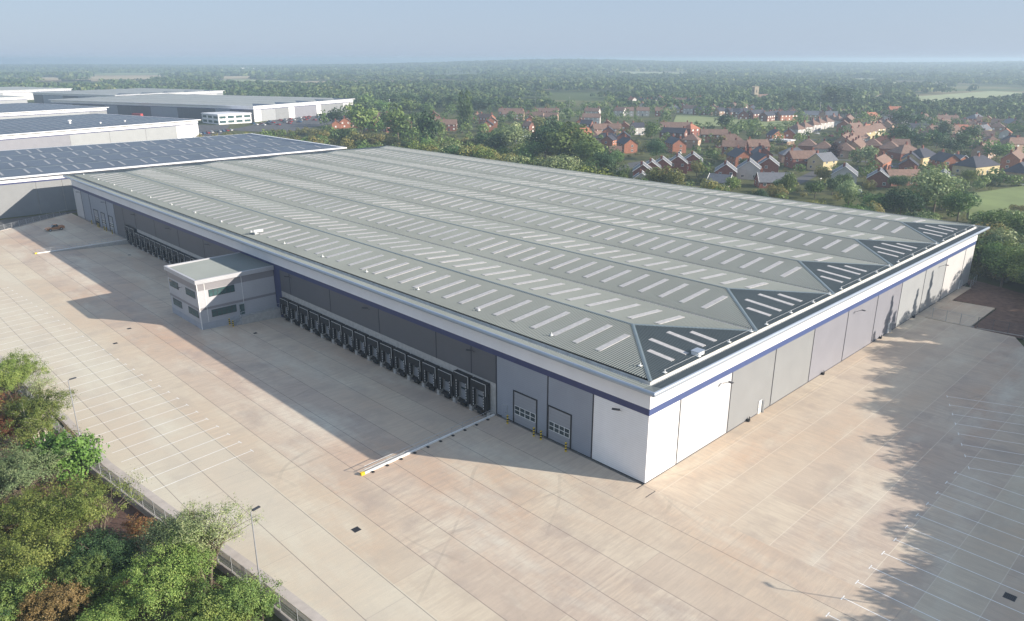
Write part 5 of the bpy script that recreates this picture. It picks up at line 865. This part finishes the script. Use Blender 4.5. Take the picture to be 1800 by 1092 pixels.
# far town blocks near the horizon
for i,(x,y,w,h) in enumerate(TOWN):
    z=hills(x,y); e=empty('distant_building',(x,y,z),math.radians(20+37*i),label='pale distant building on the horizon, %s from the left'%ORD[i],cat='building',group='pale buildings near the horizon')
    MB().box(-w/2,-12,0,w/2,12,h).build('wall',WHITE2,e); MB().box(-w/2-1,-13,h,w/2+1,13,h+1.5).build('roof',WHITE,e)
    for k in range(3): MB().box(-w/2+w*(k+.2)/3,-12.2,h*.35,-w/2+w*(k+.8)/3,-12,h*.75).build('window',GLASS,e)
FORE=[(-51.0,84.4,-1.2,9.5,11.5,10,'olive green birch in the corner above the red tinged tree, topmost at the left edge',dict(barkm=None,seed=1,loose=0.7)),
(-54.1,68.9,-1.2,7.5,9.5,9,'red and orange tinged small tree at the left edge, under the olive birch',dict(barkm=None,seed=2,loose=0.6)),
(-51.9,65.1,-1.2,8.5,11.5,10,'pale trunked birch with yellow green leaves beside the first lamp post',dict(barkm=PBARK,seed=3,loose=1.0)),
(-57.5,49.1,-1.2,9.0,11.5,2,'pale grey green willow at the left edge, left of the bright maple',dict(barkm=None,seed=4,loose=1.0)),
(-51.6,51.4,-1.2,8.0,10.8,7,'bright green large leaved maple leaning over the mesh fence',dict(barkm=None,seed=5,loose=0.6,nleaf=9000,ls=0.34,asp=0.8)),
(-52.7,36.7,-1.2,8.5,11.5,10,'broad soft olive willow in the middle of the foreground trees',dict(barkm=None,seed=6,loose=0.8,nleaf=20000)),
(-57.3,38.8,-1.2,8.0,11.5,10,'yellow green tree below the grey green willow at the left edge',dict(barkm=None,seed=7,loose=0.7)),
(-60.4,41.4,-1.2,6.5,6.2,8,'rusty orange shrub like tree at the very left edge below the willows',dict(barkm=None,seed=8,loose=0.6)),
(-55.0,26.7,-1.2,7.0,10.7,1,'dark shaded tree in the hollow, left of the loose willow',dict(barkm=None,seed=9,loose=0.8)),  # dark leaf palette carries the shade this tree stands in
(-60.6,31.1,-1.2,8.0,10.6,10,'olive brown leaved tree at the left edge, above the rusty one',dict(barkm=None,seed=10,loose=0.9)),
(-47.3,20.4,-1.2,10.5,11.5,2,'loose airy willow reaching over the fence left of the foreground lamp post',dict(barkm=None,seed=11,loose=1.2,nleaf=15000,ls=0.17)),
(-49.5,22.9,-1.2,9.0,9.4,2,'dense grey green willow joined to the left side of the airy one',dict(barkm=None,seed=12,loose=1.0)),
(-52.1,18.1,-1.2,8.5,11.5,10,'brownish olive tree with bare twigs at the bottom, under the dense willow',dict(barkm=None,seed=13,loose=1.0)),
(-48.5,12.2,-1.2,7.0,10.0,0,'bright green bush at the bottom right of the tree group, against the fence',dict(barkm=None,seed=14,loose=0.7,nleaf=16000)),
(-51.0,12.0,-1.2,6.5,8.4,10,'yellow green bush at the bottom edge, left of the bright green one',dict(barkm=None,seed=15,loose=0.7)),
(-45.8,11.6,-1.2,4.5,4.8,0,'small leafy shrub at the foot of the foreground lamp post',dict(barkm=None,seed=16,loose=0.7,nleaf=6000,nm='shrub')),
(-60.1,23.5,-1.2,6.5,7.3,8,'rusty orange brown tree at the bottom edge left of centre',dict(barkm=None,seed=17,loose=0.8)),
(-57.9,23.6,-1.2,7.5,6.1,0,'fresh green young tree right of the rusty orange one',dict(barkm=None,seed=18,loose=0.7)),
(-63.4,25.1,-1.2,7.5,7.2,0,'mid green tree in the bottom left corner of the photo',dict(barkm=None,seed=19,loose=0.7)),
(-56.5,17.8,-1.2,6.0,7.2,10,'yellow tinted bush at the bottom edge between the young green tree and the brown one',dict(barkm=None,seed=20,loose=0.6)),
(-49.7,33.5,-1.2,3.2,4.8,9,'small rusty red shrub on the bare soil beside the fence',dict(barkm=None,seed=21,loose=0.5,nleaf=3500,ls=0.16,nm='shrub')),
(-48.4,82.7,-1.2,5.0,6.7,2,'thin twiggy sapling between the olive birch and the parking bays',dict(barkm=None,seed=22,loose=0.9,nleaf=2500,ls=0.15)),
(-48.5,64.5,-1.2,3.2,4.0,6,'sparse brown twiggy sapling growing beside the fence at the first lamp post',dict(barkm=None,seed=23,loose=0.9,nleaf=900,ls=0.14,nm='shrub')),
(-58.0,-8.0,-1.2,8.0,7.0,10,'foreground tree just outside the photo on the near left, first going away from the camera',dict(seed=60,nleaf=9000,ls=.26)),
(-62.0,2.0,-1.2,8.0,7.0,0,'foreground tree just outside the photo on the near left, second going away from the camera',dict(seed=61,nleaf=9000,ls=.26)),
(-52.0,-4.0,-1.2,7.0,6.0,2,'foreground tree just outside the photo on the near left, third going away from the camera',dict(seed=62,nleaf=9000,ls=.26)),
(-68.0,20.0,-1.2,9.0,8.0,1,'foreground tree just outside the photo on the near left, fourth going away from the camera',dict(seed=63,nleaf=9000,ls=.26)),
(-70.0,34.0,-1.2,9.0,8.0,10,'foreground tree just outside the photo on the near left, fifth going away from the camera',dict(seed=64,nleaf=9000,ls=.26)),
(-72.0,50.0,-1.2,9.0,8.0,0,'foreground tree just outside the photo on the near left, sixth going away from the camera',dict(seed=65,nleaf=9000,ls=.26)),
(-66.0,70.0,-1.2,9.0,8.0,2,'foreground tree just outside the photo on the near left, seventh going away from the camera',dict(seed=66,nleaf=9000,ls=.26)),
(-60.0,88.0,-1.2,8.0,7.0,10,'foreground tree just outside the photo on the near left, eighth going away from the camera',dict(seed=67,nleaf=9000,ls=.26)),
(-58.0,101.0,-1.2,8.0,7.0,0,'foreground tree just outside the photo on the near left, ninth going away from the camera',dict(seed=68,nleaf=9000,ls=.26))]
# ------------------------------------------------------------------ trees
def leaf_mesh(name,P,D,S,tint,mats,branches=None,asp=.62):
    """P centres, D rough outward direction, S sizes -> diamond leaves of random tilt"""
    n=len(P); nn=RNG.normal(size=(n,3))*.75+D; nn/=np.linalg.norm(nn,axis=1)[:,None]+1e-9
    u=np.cross(nn,RNG.normal(size=(n,3))); u/=np.linalg.norm(u,axis=1)[:,None]+1e-9; v=np.cross(nn,u)
    S=S[:,None]; V=np.empty((n,4,3)); V[:,0]=P-u*S*.5; V[:,1]=P-v*S*.5*asp; V[:,2]=P+u*S*.5; V[:,3]=P+v*S*.5*asp
    bv=np.array(branches.v) if branches and branches.v else np.zeros((0,3)); nb=len(bv); bf=branches.f if nb else []
    me=bpy.data.meshes.new(name); nf=n+len(bf); loops=4*n+sum(len(f) for f in bf)
    me.vertices.add(nb+4*n); me.vertices.foreach_set('co',np.concatenate([V.reshape(-1,3),bv]).astype(np.float32).ravel())
    me.loops.add(loops); li=list(range(4*n)); st=list(range(0,4*n,4)); idx=np.arange(4*n); 
    ex=[];es=[];c=4*n
    for f in bf: es.append(c); ex+=[i+4*n for i in f]; c+=len(f)
    me.loops.foreach_set('vertex_index',np.concatenate([idx,np.array(ex,dtype=np.int64)]).astype(np.int32)); me.polygons.add(nf)
    me.polygons.foreach_set('loop_start',np.array(st+es,dtype=np.int32))
    mi=np.zeros(nf,dtype=np.int32); mi[n:]=1
    for m in mats: me.materials.append(m)
    me.polygons.foreach_set('material_index',mi)
    a=me.attributes.new('tint','FLOAT','FACE'); t=np.zeros(nf,dtype=np.float32); t[:n]=np.clip(tint,0,1); a.data.foreach_set('value',t)
    me.update(calc_edges=True); me.validate(); return me
def crown_pts(n,lobes,kind,flat=1.0):
    """unit crown: radius 1, z from -1 to 1"""
    C=[];R=[]
    if kind==3:
        for k in range(lobes): z=-.9+1.8*k/(lobes-1); t=RNG.random()*6.28; r=.35*(1-abs(z)**3); C.append((r*math.cos(t),r*math.sin(t),z)); R.append(.62*(1-.55*max(0,z)))
    elif kind==5:
        for k in range(lobes): z=-.9+1.8*k/(lobes-1); t=RNG.random()*6.28; r=.5*(1-z)/2; C.append((r*math.cos(t),r*math.sin(t),z)); R.append(.12+.5*(1-z)/2)
    else:
        for k in range(lobes):
            d=RNG.normal(size=3); d/=np.linalg.norm(d); q=(.25+.5*RNG.random()); d[2]=d[2]*.75+.08
            C.append(tuple(d*q)); R.append(.26+.24*RNG.random())
        C.append((0,0,0)); R.append(.5)
    C=np.array(C);R=np.array(R); w=R**2; li=RNG.choice(len(R),n,p=w/w.sum()); d=RNG.normal(size=(n,3)); d/=np.linalg.norm(d,axis=1)[:,None]
    rad=(1-np.abs(RNG.normal(size=n))*.16); zs=1.0 if kind not in (3,5) else .22
    dd=d*rad[:,None]*R[li][:,None]; dd[:,2]*=zs if kind in (3,5) else 1
    P=C[li]+dd; lt=RNG.random(len(R))[li]
    return P,d,lt,C,R
def unit_tree(kind,n,size,seed,lobes=13,pal=None):
    global RNG
    RNG=np.random.default_rng(seed); P,d,lt,C,R=crown_pts(n,lobes,kind)
    if kind not in (3,5):
        m=P[:,2]<-.75; P[m,2]=-.75+(P[m,2]+.75)*.3
    S=size*(.6+.8*RNG.random(n)); t=.45*lt+.55*RNG.random(n)
    return leaf_mesh('crown_mesh',P,d*2.0,S,t,[LEAF[kind if pal is None else pal],BARK])
VAR={}
def variant(kind,lod,seed):
    key=(kind,lod,seed)
    if key not in VAR:
        n,s=((2600,.105),(900,.17),(11000,.066))[lod]
        VAR[key]=unit_tree(kind,n,s,100+seed*17+kind*5+lod,lobes=(16 if kind not in (3,5) else 24))
    return VAR[key]
TRUNKM=MB().tube([(0,0,-.05),(0,0,.45),(.05,.02,1)],[.07,.05,.03],7).mesh('trunk_mesh',BARK)
TCOUNT=0
def tree(x,y,H,W,kind,lab,group,z=-.25,lod=None,seed=None,name=None,ws=1.0):
    global TCOUNT; TCOUNT+=1
    d=math.hypot(x-CAM.x,y-CAM.y); lod=lod if lod is not None else (0 if d<420 else 1); seed=RND.randrange(4) if seed is None else seed
    nm=name or {3:'poplar_tree',5:'conifer_tree',6:'shrub',4:'copper_tree'}.get(kind,'tree'); e=empty(nm,(x,y,z),RND.random()*6.28,label=lab,cat={'poplar_tree':'poplar','conifer_tree':'conifer','shrub':'shrub'}.get(nm,'tree'),group=group)
    ch=H*(.86 if H>5 else .95)*.5
    c=inst('crown',variant(kind,lod,seed),e,(0,0,H-ch)); c.scale=(W/2*1.2*ws,W/2*1.2*ws,ch*1.12)
    t=inst('trunk',TRUNKM,e); t.scale=(H*.35,H*.35,max(.5,H-ch)); return e
RND=random.Random(5)
def inside_house(x,y,pad=0):
    for hx,hy,yaw,hl,hw in FOOT:
        dx,dy=x-hx,y-hy
        if abs(dx)>40 or abs(dy)>40: continue
        a=dx*math.cos(yaw)+dy*math.sin(yaw); b=-dx*math.sin(yaw)+dy*math.cos(yaw)
        if abs(a)<hl+pad and abs(b)<hw+pad: return True
    return False
KN={0:'mid green rounded',1:'dark green bushy',2:'pale willow like',3:'tall slim columnar',4:'dark copper leaved',5:'dark pointed conifer',6:'low olive brown scrubby'}
def region(x,y):
    b=bearing(x,y); d=math.hypot(x-CAM.x,y-CAM.y)
    s='left of poplars' if b<-.095 else 'near the school' if b<.05 else 'behind red terrace' if b<.2 else 'below the church' if b<.36 else 'near white gable' if b<.47 else 'near cream houses' if b<.56 else 'by the meadow'
    r='near' if d<330 else 'middle' if d<480 else 'far'
    return s,r
ALL=[(x,y,H*1.12,W*1.08,k if not (k==4 and bearing(x,y)<.3) else 0) for x,y,H,W,k in TREES if not (k!=3 and inside_house(x,y,-1.0))]
# scrub belt between the warehouse and the village
FPOLY=[[(450,305),(533,222),(650,260),(560,375)],[(412,292),(440,265),(458,285),(430,312)],[(214,24),(270,39),(330,24),(330,0),(210,0),(196,8)],[(470,480),(500,450),(530,480),(500,510)],[(200,470),(330,560),(390,700),(300,640),(225,560),(180,520)],[(830,250),(1300,180),(1420,330),(1100,350)],[(890,323),(1040,352),(1120,402),(985,372)],[(252,290),(254,320),(292,318),(290,286)]]
RDS=[[(190,165),(250,190),(330,178),(420,190),(560,225),(640,200)],[(240,100),(290,110),(345,85),(420,70)],[(330,178),(345,85)],[(420,190),(470,140),(520,60)],[(560,225),(600,320),(680,420)]]
def inp(x,y,p,pad=0):
    c=False; j=len(p)-1
    for i in range(len(p)):
        xi,yi=p[i];xj,yj=p[j]
        if (yi>y)!=(yj>y) and x<(xj-xi)*(y-yi)/(yj-yi)+xi: c=not c
        j=i
    return c
def blocked(x,y,pad):
    if inside_house(x,y,pad) or any(inp(x,y,p) for p in FPOLY): return True
    for r in RDS:
        for a,b in zip(r,r[1:]):
            A=Vector(a);B=Vector(b);t=max(0,min(1,(Vector((x,y))-A).dot(B-A)/(B-A).length_squared))
            if (A+(B-A)*t-Vector((x,y))).length<3+pad: return True
    return False
for i in range(125):
    y=RND.uniform(-5,250); x=RND.uniform(139,152)+(RND.uniform(0,26) if RND.random()<.5 else 0)
    if blocked(x,y,2): continue
    H=RND.uniform(10,17) if y>110 else RND.uniform(7.5,11.5); ALL.append((x,y,H,H*RND.uniform(.75,1.05),RND.choice([0,1,6,6,2,10])))
for i in range(22):
    x=RND.uniform(132,162); y=RND.uniform(-32,14); ALL.append((x,y,RND.uniform(7,11),RND.uniform(7,10),RND.choice([0,10,10,1,2])))
for i in range(56):
    x=RND.uniform(140,225); y=RND.uniform(245,450)
    if blocked(x,y,2): continue
    H=RND.uniform(5,10); ALL.append((x,y,H,H,RND.choice([0,1,6,2,0])))
n=0
while n<520:
    d=RND.uniform(240,830)**1.0; bb=RND.uniform(-.17,.60)
    x=CAM.x+d*math.sin(YAW+bb); y=CAM.y+d*math.cos(YAW+bb); n+=1
    if x<150 or blocked(x,y,2.2): continue
    H=RND.uniform(3.5,8) if d<500 else RND.uniform(5,9.5); ALL.append((x,y,H*1.1,H*RND.uniform(.8,1.1),RND.choice([0,0,1,1,1,2,6,10,5 if RND.random()<.3 else 0])))
KN[10]='yellow green leafy'; KN[7]='bright green'
ALL.sort(key=lambda t:-(t[2]*t[3])/((t[0]-CAM.x)**2+(t[1]-CAM.y)**2))
isb=lambda t:t[4]==6
TR=[t for t in ALL if not isb(t)]; SB=[t for t in ALL if isb(t)]; REST=TR[212:]+SB[140:]; ALL=TR[:212]+SB[:140]
groups={}
for t in ALL: groups.setdefault((region(t[0],t[1]),t[4]),[]).append(t)
for (rg,k),ts in groups.items():
    ts.sort(key=lambda t:bearing(t[0],t[1]))
    for i,(x,y,H,W,k) in enumerate(ts):
        lab='%s %s, %s from left, %s belt %s'%(KN[k],'shrub' if k==6 else 'tree',ordn(i),rg[1],rg[0])
        if k==3: lab='tall slim poplar, the %s of the dark pair rising above the terraces'%['left','right','far'][min(i,2)]
        if k==4: lab='dark copper leaved tree '+('right of the solar panel house' if x<330 or rg[0]=='near white gable' else 'in another garden, away from the solar panel house')
        tree(x,y,H,W,k,lab,'%s trees %s'%(KN[k],rg[0]) if k!=4 else None)
def puffs(name,items,nq,fs,lab,cat,mat,zmin=.25):
    """items (x,y,z,H,W): leafy masses too many to count, one object"""
    global RNG
    RNG=np.random.default_rng(21); A=np.array(items); m=len(A); PP=[];DD=[];SS=[];TT=[]; tw=RNG.random(m)
    for k in range(nq):
        d=RNG.normal(size=(m,3)); d/=np.linalg.norm(d,axis=1)[:,None]; rr=.65+.4*RNG.random(m)
        P=np.stack([A[:,0]+d[:,0]*A[:,4]*.5*rr,A[:,1]+d[:,1]*A[:,4]*.5*rr,A[:,2]+np.maximum(A[:,3]*(.55+.45*d[:,2]*rr),.1)],1)
        PP.append(P);DD.append(d*2.2);SS.append(fs*A[:,4]*(.6+.8*RNG.random(m)));TT.append(.55*tw+.45*RNG.random(m))
    me=leaf_mesh(name,np.concatenate(PP),np.concatenate(DD),np.concatenate(SS),np.concatenate(TT),[mat,BARK],asp=.75); o=bpy.data.objects.new(name,me); COL.objects.link(o); tag(o,kind='stuff',label=lab,cat=cat)
puffs('far_village_trees',[(x,y,-.25,H*1.0,W*1.0) for x,y,H,W,k in REST],110,.17,'many small trees among the farther houses of the village','trees',LEAF[0])
it=[]
for i in range(950):
    x=RND.uniform(134,160) if RND.random()<.75 else RND.uniform(160,178); y=RND.uniform(-8,262)
    if not blocked(x,y,1.5): it.append((x,y,-.3,RND.uniform(1.6,4.6),RND.uniform(2.6,5)))
for i in range(900):
    d=RND.uniform(260,640); bb=RND.uniform(-.17,.58); x=CAM.x+d*math.sin(YAW+bb); y=CAM.y+d*math.cos(YAW+bb)
    if x>160 and not blocked(x,y,1.2): it.append((x,y,-.3,RND.uniform(1.2,3.4),RND.uniform(1.6,4.2)))
for i in range(500):
    x=RND.uniform(134,235); y=RND.uniform(255,470)
    if not blocked(x,y,1.2): it.append((x,y,-.3,RND.uniform(1.5,4.5),RND.uniform(3,6)))
puffs('scrub',it,130,.15,'dense low scrub and garden hedges behind the warehouse','scrub',LEAF[6])
# trees right of the yard: in view at the right edge, the others throw the shade on the parking bays
RT=[(95.2,-26.6,19.5,4.5,5),(109,-26,17.5,5,5),(117,-26.5,20,5,5),(113,-28,16,7,0),(104,-29,15,10,0),(112,-22,12,10,10),(121,-18,11,9,1),(130,-12,11,10,10),(137,-5,10,9,0),(118,-32,14,11,2),(128,-26,13,11,10),(140,-16,12,11,0),(150,-8,10,10,6),(146,-26,13,12,1),(160,-18,12,11,10),(172,-6,9,9,6),(186,2,8,9,6),(165,-34,13,12,0),(135,-38,14,12,2),(152,-44,13,12,10)]
for i,(x,y,H,W,k) in enumerate(sorted(RT,key=lambda t:bearing(t[0],t[1]))):
    tree(x,y,H,W,k,'%s tree beyond the bare soil at right, %s from the left'%(KN[k],ordn(i)),'trees past the soil at the right edge',-.5,ws=1.2,lod=2 if math.hypot(x-CAM.x,y-CAM.y)<215 else 0)
SH=[(6,-56.5,12.5,10,2),(13,-59,13,11,1),(20,-56.5,13,10,0),(27,-58,14,11,1),(34,-54,13,10,2),(40,-51.5,12.5,10,0),(46,-50.5,13,10,1),(52,-47.5,13,10,0),(58,-46,14,10,1),(64,-44,15,10,0),(70,-42,15,10,1),(76,-40,15,9,0),(82,-37.5,15,9,1),(88,-34,15.5,8,1),(91,-30.5,15.5,5.5,5),(95.5,-29,17,6,5),(100,-30,17,7,5),(95,-37,15,9,0),
(2,-66,13,12,0),(14,-69,14,12,1),(26,-68,14,12,0),(38,-64,15,12,2),(50,-60,15,12,1),(62,-57,16,12,0),(74,-53,16,12,1),(86,-47,16,11,0),(102,-40,15,11,1),(20,-80,15,13,0),(44,-76,16,13,1),(66,-70,17,13,0),(90,-60,16,13,2),(70,-49,16,11,0),(80,-48,17,11,1),(92,-44,17,11,0),(98,-51,18,12,1),(107,-46,17,12,0),(110,-37,16,11,1),(55,-52,16,11,0),(45,-57,15,11,1)]
for i,(x,y,H,W,k) in enumerate([(a-1,b+(1.6 if a<50 else .8),h+.6,w,kk) if kk!=5 else (a,b,h,w,kk) for a,b,h,w,kk in SH]):
    tree(x,y,H,W,k,'%s tree beyond the right hand bays, %s from the camera end'%(KN[k],ordn(i)),'trees in the row beyond the right hand bays',-.5,lod=2,ws=1.2)
# far woodland, too many to count
def woodland():
    global RNG
    RNG=np.random.default_rng(3); fx=[(480,480,45),(545,290,95),(960,300,0)]
    PP=[];SS=[];TT=[];DD=[]
    polys=[[(830,250),(1300,180),(1420,330),(1100,350)],[(890,323),(1040,352),(1120,402),(985,372)],[(497,1957),(600,1860),(900,2560),(740,2820)],[(640,1700),(700,1390),(860,1600),(860,2000)],[(330,2100),(450,2010),(560,2500),(380,2500)],[(570,1640),(640,1560),(760,1740),(640,1840)],[(450,305),(533,222),(650,260),(560,375)],[(412,292),(440,265),(458,285),(430,312)],[(470,480),(500,450),(530,480),(500,510)]]+CLEAR
    def inpoly(x,y,p):
        c=np.zeros(len(x),bool); n=len(p); j=n-1
        for i in range(n):
            xi,yi=p[i];xj,yj=p[j]; c^=((yi>y)!=(yj>y))&(x<(xj-xi)*(y-yi)/(yj-yi+1e-9)+xi); j=i
        return c
    for (d0,d1,sp,cw,ch,nq,fs,gap) in ((560,1150,9.0,9.5,9.5,46,2.2,.20),(1150,2300,14,15,11,26,4.0,.30),(2300,6500,34,36,13,22,9.5,.22)):
        area=.5*1.5*(d1*d1-d0*d0); n=int(area/(sp*sp)); r=np.sqrt(RNG.uniform(d0*d0,d1*d1,n)); th=RNG.uniform(-.78,.70,n); a=YAW+th
        x=CAM.x+r*np.sin(a); y=CAM.y+r*np.cos(a)
        q=np.sin(x*.0061+2*np.sin(y*.0043))+np.sin(y*.0083+1.7*np.sin(x*.0057)+1)+.6*np.sin(x*.021+y*.017); keep=q>(-1.75+gap*2.6)
        for p in polys: keep&=~inpoly(x,y,p)
        # village and estate stay open
        vil=(th>-.16)&(r<830)&(th<.6); keep&=~(vil&(RNG.random(n)<np.where(r<760,1.0,.55)))
        est=(th<-.2)&(x<385)&(y<1230)&(x>-260); keep&=~est; keep&=~((r<620)&(th>-.2)&(th<.62)); keep&=~((x<200)&(y<700))
        x,y,r=x[keep],y[keep],r[keep]; m=len(x); hz=np.array([hills(a,b) for a,b in zip(x,y)])
        sc_=RNG.uniform(.7,1.3,m); tw=RNG.random(m)
        for k in range(nq):
            d=RNG.normal(size=(m,3)); d/=np.linalg.norm(d,axis=1)[:,None]; d[:,2]=np.abs(d[:,2])*1.0-.15; rr=.72+.3*RNG.random(m)
            P=np.stack([x+d[:,0]*cw*.5*sc_*rr,y+d[:,1]*cw*.5*sc_*rr,hz+ch*sc_*(.45+.5*d[:,2]*rr)],1); PP.append(P); DD.append(d*2.4); SS.append(np.full(m,fs)*sc_*(.6+.8*RNG.random(m))); TT.append(.7*tw+.3*RNG.random(m))
    me=leaf_mesh('woodland',np.concatenate(PP),np.concatenate(DD),np.concatenate(SS),np.concatenate(TT),[MATS['wood_leaves'],BARK],asp=.8)
    o=bpy.data.objects.new('woodland',me); COL.objects.link(o); tag(o,kind='stuff',label='far wooded countryside running to the horizon',cat='woodland'); print('wood faces',len(me.polygons))
m_,nt,b=newmat('wood_leaves'); at=N(nt,'ShaderNodeAttribute',attribute_name='tint'); gn=noise(nt,.004,objc(nt),4,.6)
c=ramp(nt,at.outputs['Fac'],[(0.,(.04,.075,.028)),(.45,(.085,.13,.045)),(.8,(.15,.19,.07)),(1.,(.24,.25,.11))]); c=mixc(nt,ramp(nt,gn,[(.4,0.),(.65,.6)]),c,(.035,.07,.03)); nt.links.new(c,b.inputs['Base Color']); b.inputs['Roughness'].default_value=.8; b.inputs['Specular IOR Level'].default_value=.1
woodland()
# ------------------------------------------------------------------ foreground trees with limbs and fine leaves
def big_tree(x,y,z,H,W,pal,lab,nleaf=30000,ls=.175,loose=.5,barkm=None,seed=1,nm='tree',stems=3,asp=.5):
    rng=np.random.default_rng(seed); r=random.Random(seed)
    e=empty(nm,(x,y,z),r.random()*6.28,label=lab,cat='shrub' if nm=='shrub' else 'tree',group='trees along the foreground fence')
    nc=int(110+130*loose); base=H*.28; R=W/2; C=[]
    big=[]
    for k in range(9):
        t=r.random()*6.28; q=r.uniform(.15,.62); zz=r.uniform(-.3,.55); big.append((q*math.cos(t),q*math.sin(t),zz,r.uniform(.30,.5)))
    big.append((0,0,.35,.5))
    for k in range(nc):
        b=r.choice(big); d=np.array([r.gauss(0,1),r.gauss(0,1),r.gauss(0,.9)]); d/=np.linalg.norm(d)+1e-6; s=b[3]*r.uniform(.6,1.25)
        p=np.array(b[:3])+d*s; C.append((p[0]*R,p[1]*R,base+(H-base)*(.45+.5*p[2])))
    C=np.array(C); C[:,2]=np.clip(C[:,2],.6,H)
    li=rng.integers(0,nc,nleaf); cs=(.20+.42*rng.random(nc)**2)*W/7.0; off=rng.normal(size=(nleaf,3))*cs[li][:,None]*.62; off[:,2]*=.8
    P=C[li]+off; P[:,2]=np.maximum(P[:,2],.15); ct=rng.random(nc)
    D=P-np.array([0,0,H*.5]); D/=np.linalg.norm(D,axis=1)[:,None]+1e-6; D[:,2]+=.35; D+=off/(np.linalg.norm(off,axis=1)[:,None]+1e-6)*.6
    global RNG
    RNG=rng; S=ls*(.6+.8*rng.random(nleaf)); tint=.5*ct[li]+.5*rng.random(nleaf)
    me=leaf_mesh('crown_mesh',P,D,S,tint,[LEAF[pal],BARK],asp=asp); inst('crown',me,e)
    tk=MB()
    for s in range(stems):
        t=s*6.28/stems+r.random(); bx,by=.15*math.cos(t),.15*math.sin(t); tx,ty=R*.22*math.cos(t),R*.22*math.sin(t)
        tk.tube([(bx,by,-.3),(bx*1.5+tx*.3,by*1.5+ty*.3,H*.25),(tx,ty,H*.52)],[.14*H/8,.10*H/8,.06*H/8],7)
        for j in range(int(9+16*loose)):
            c=C[r.randrange(nc)]; m=((tx+c[0])/2+r.uniform(-.3,.3),(ty+c[1])/2+r.uniform(-.3,.3),(H*.4+c[2])/2+.2)
            tk.tube([(tx*.8,ty*.8,H*r.uniform(.25,.5)),m,tuple(c),tuple(c+(c-np.array(m))*.22)],[.05*H/8,.034*H/8,.018,.008],5,0,False)
    tk.build('trunk',barkm or BARK,e); return e
for a in FORE: big_tree(*a[:-1],**a[-1])
# undergrowth below the foreground trees
def undergrowth():
    rng=np.random.default_rng(8); n=52000; x=rng.uniform(-75,-49.6,n); y=rng.uniform(-12,112,n); k=(np.sin(x*.9)+np.sin(y*.7+x*.3))>-.7+rng.random(n)*.5
    k&=~((x>-52)&(y>28)&(y<48)); x,y=x[k],y[k]; z=-1.2+np.abs(rng.normal(size=len(x)))*.75
    global RNG
    RNG=rng; me=leaf_mesh('undergrowth',np.stack([x,y,z],1),np.tile([0,0,1.],(len(x),1)),.34*(.6+.8*rng.random(len(x))),rng.random(len(x)),[LEAF[6],BARK]); o=bpy.data.objects.new('undergrowth',me); COL.objects.link(o); tag(o,kind='stuff',label='low brambles and weeds under the foreground trees',cat='undergrowth')
undergrowth()
print('individual trees',TCOUNT)
# ------------------------------------------------------------------ light, sky, haze, camera
EL=math.radians(20.4); SD=Vector((.525*math.cos(EL)/math.hypot(.525,.85),-.85*math.cos(EL)/math.hypot(.525,.85),math.sin(EL)))
l=bpy.data.lights.new('sun','SUN'); l.energy=SUN_E; l.angle=math.radians(.5); l.color=(1,.90,.77); so=bpy.data.objects.new('sun',l); COL.objects.link(so); so.rotation_euler=SD.to_track_quat('Z','Y').to_euler(); so.location=(0,0,200)
w=bpy.data.worlds.new('World'); sc.world=w; w.use_nodes=True; nt=w.node_tree; bg=nt.nodes['Background']; sk=nt.nodes.new('ShaderNodeTexSky'); sk.sky_type='NISHITA'; sk.sun_disc=False
sk.sun_elevation=EL; sk.sun_rotation=math.atan2(SD.x,SD.y); sk.altitude=100; sk.air_density=AIR; sk.dust_density=DUST; sk.ozone_density=OZ
nt.links.new(mixc(nt,VEIL,sk.outputs[0],VEIL_C),bg.inputs[0]); bg.inputs[1].default_value=SKY_E
hm=bpy.data.materials.new('haze_air'); hm.use_nodes=True; nt=hm.node_tree; nt.nodes.remove(nt.nodes['Principled BSDF']); pv=nt.nodes.new('ShaderNodeVolumePrincipled'); pv.inputs['Color'].default_value=HAZE_C; pv.inputs['Density'].default_value=HAZE_D; pv.inputs['Anisotropy'].default_value=.25
nt.links.new(pv.outputs[0],nt.nodes['Material Output'].inputs['Volume'])
mb=MB(); mb.box(-1700,-1700,-14,14300,14300,60)
hz=mb.build('haze',hm,None,kind='stuff')
cd=bpy.data.cameras.new('camera'); co=bpy.data.objects.new('camera',cd); COL.objects.link(co); cd.sensor_width=36; cd.lens=FPX/1800*36; cd.clip_end=40000; cd.clip_start=.5
M=Matrix((Rv,Uv,-Fv)).transposed(); co.rotation_euler=M.to_euler(); co.location=CAM; sc.camera=co
sc.view_settings.view_transform='Standard'; sc.view_settings.look='None'; sc.view_settings.exposure=EXPO; sc.view_settings.gamma=1
sc.cycles.use_denoising=True; sc.cycles.max_bounces=5; sc.cycles.volume_bounces=1; sc.cycles.diffuse_bounces=3; sc.cycles.transparent_max_bounces=8; sc.cycles.volume_step_rate=4
sc.render.film_transparent=False
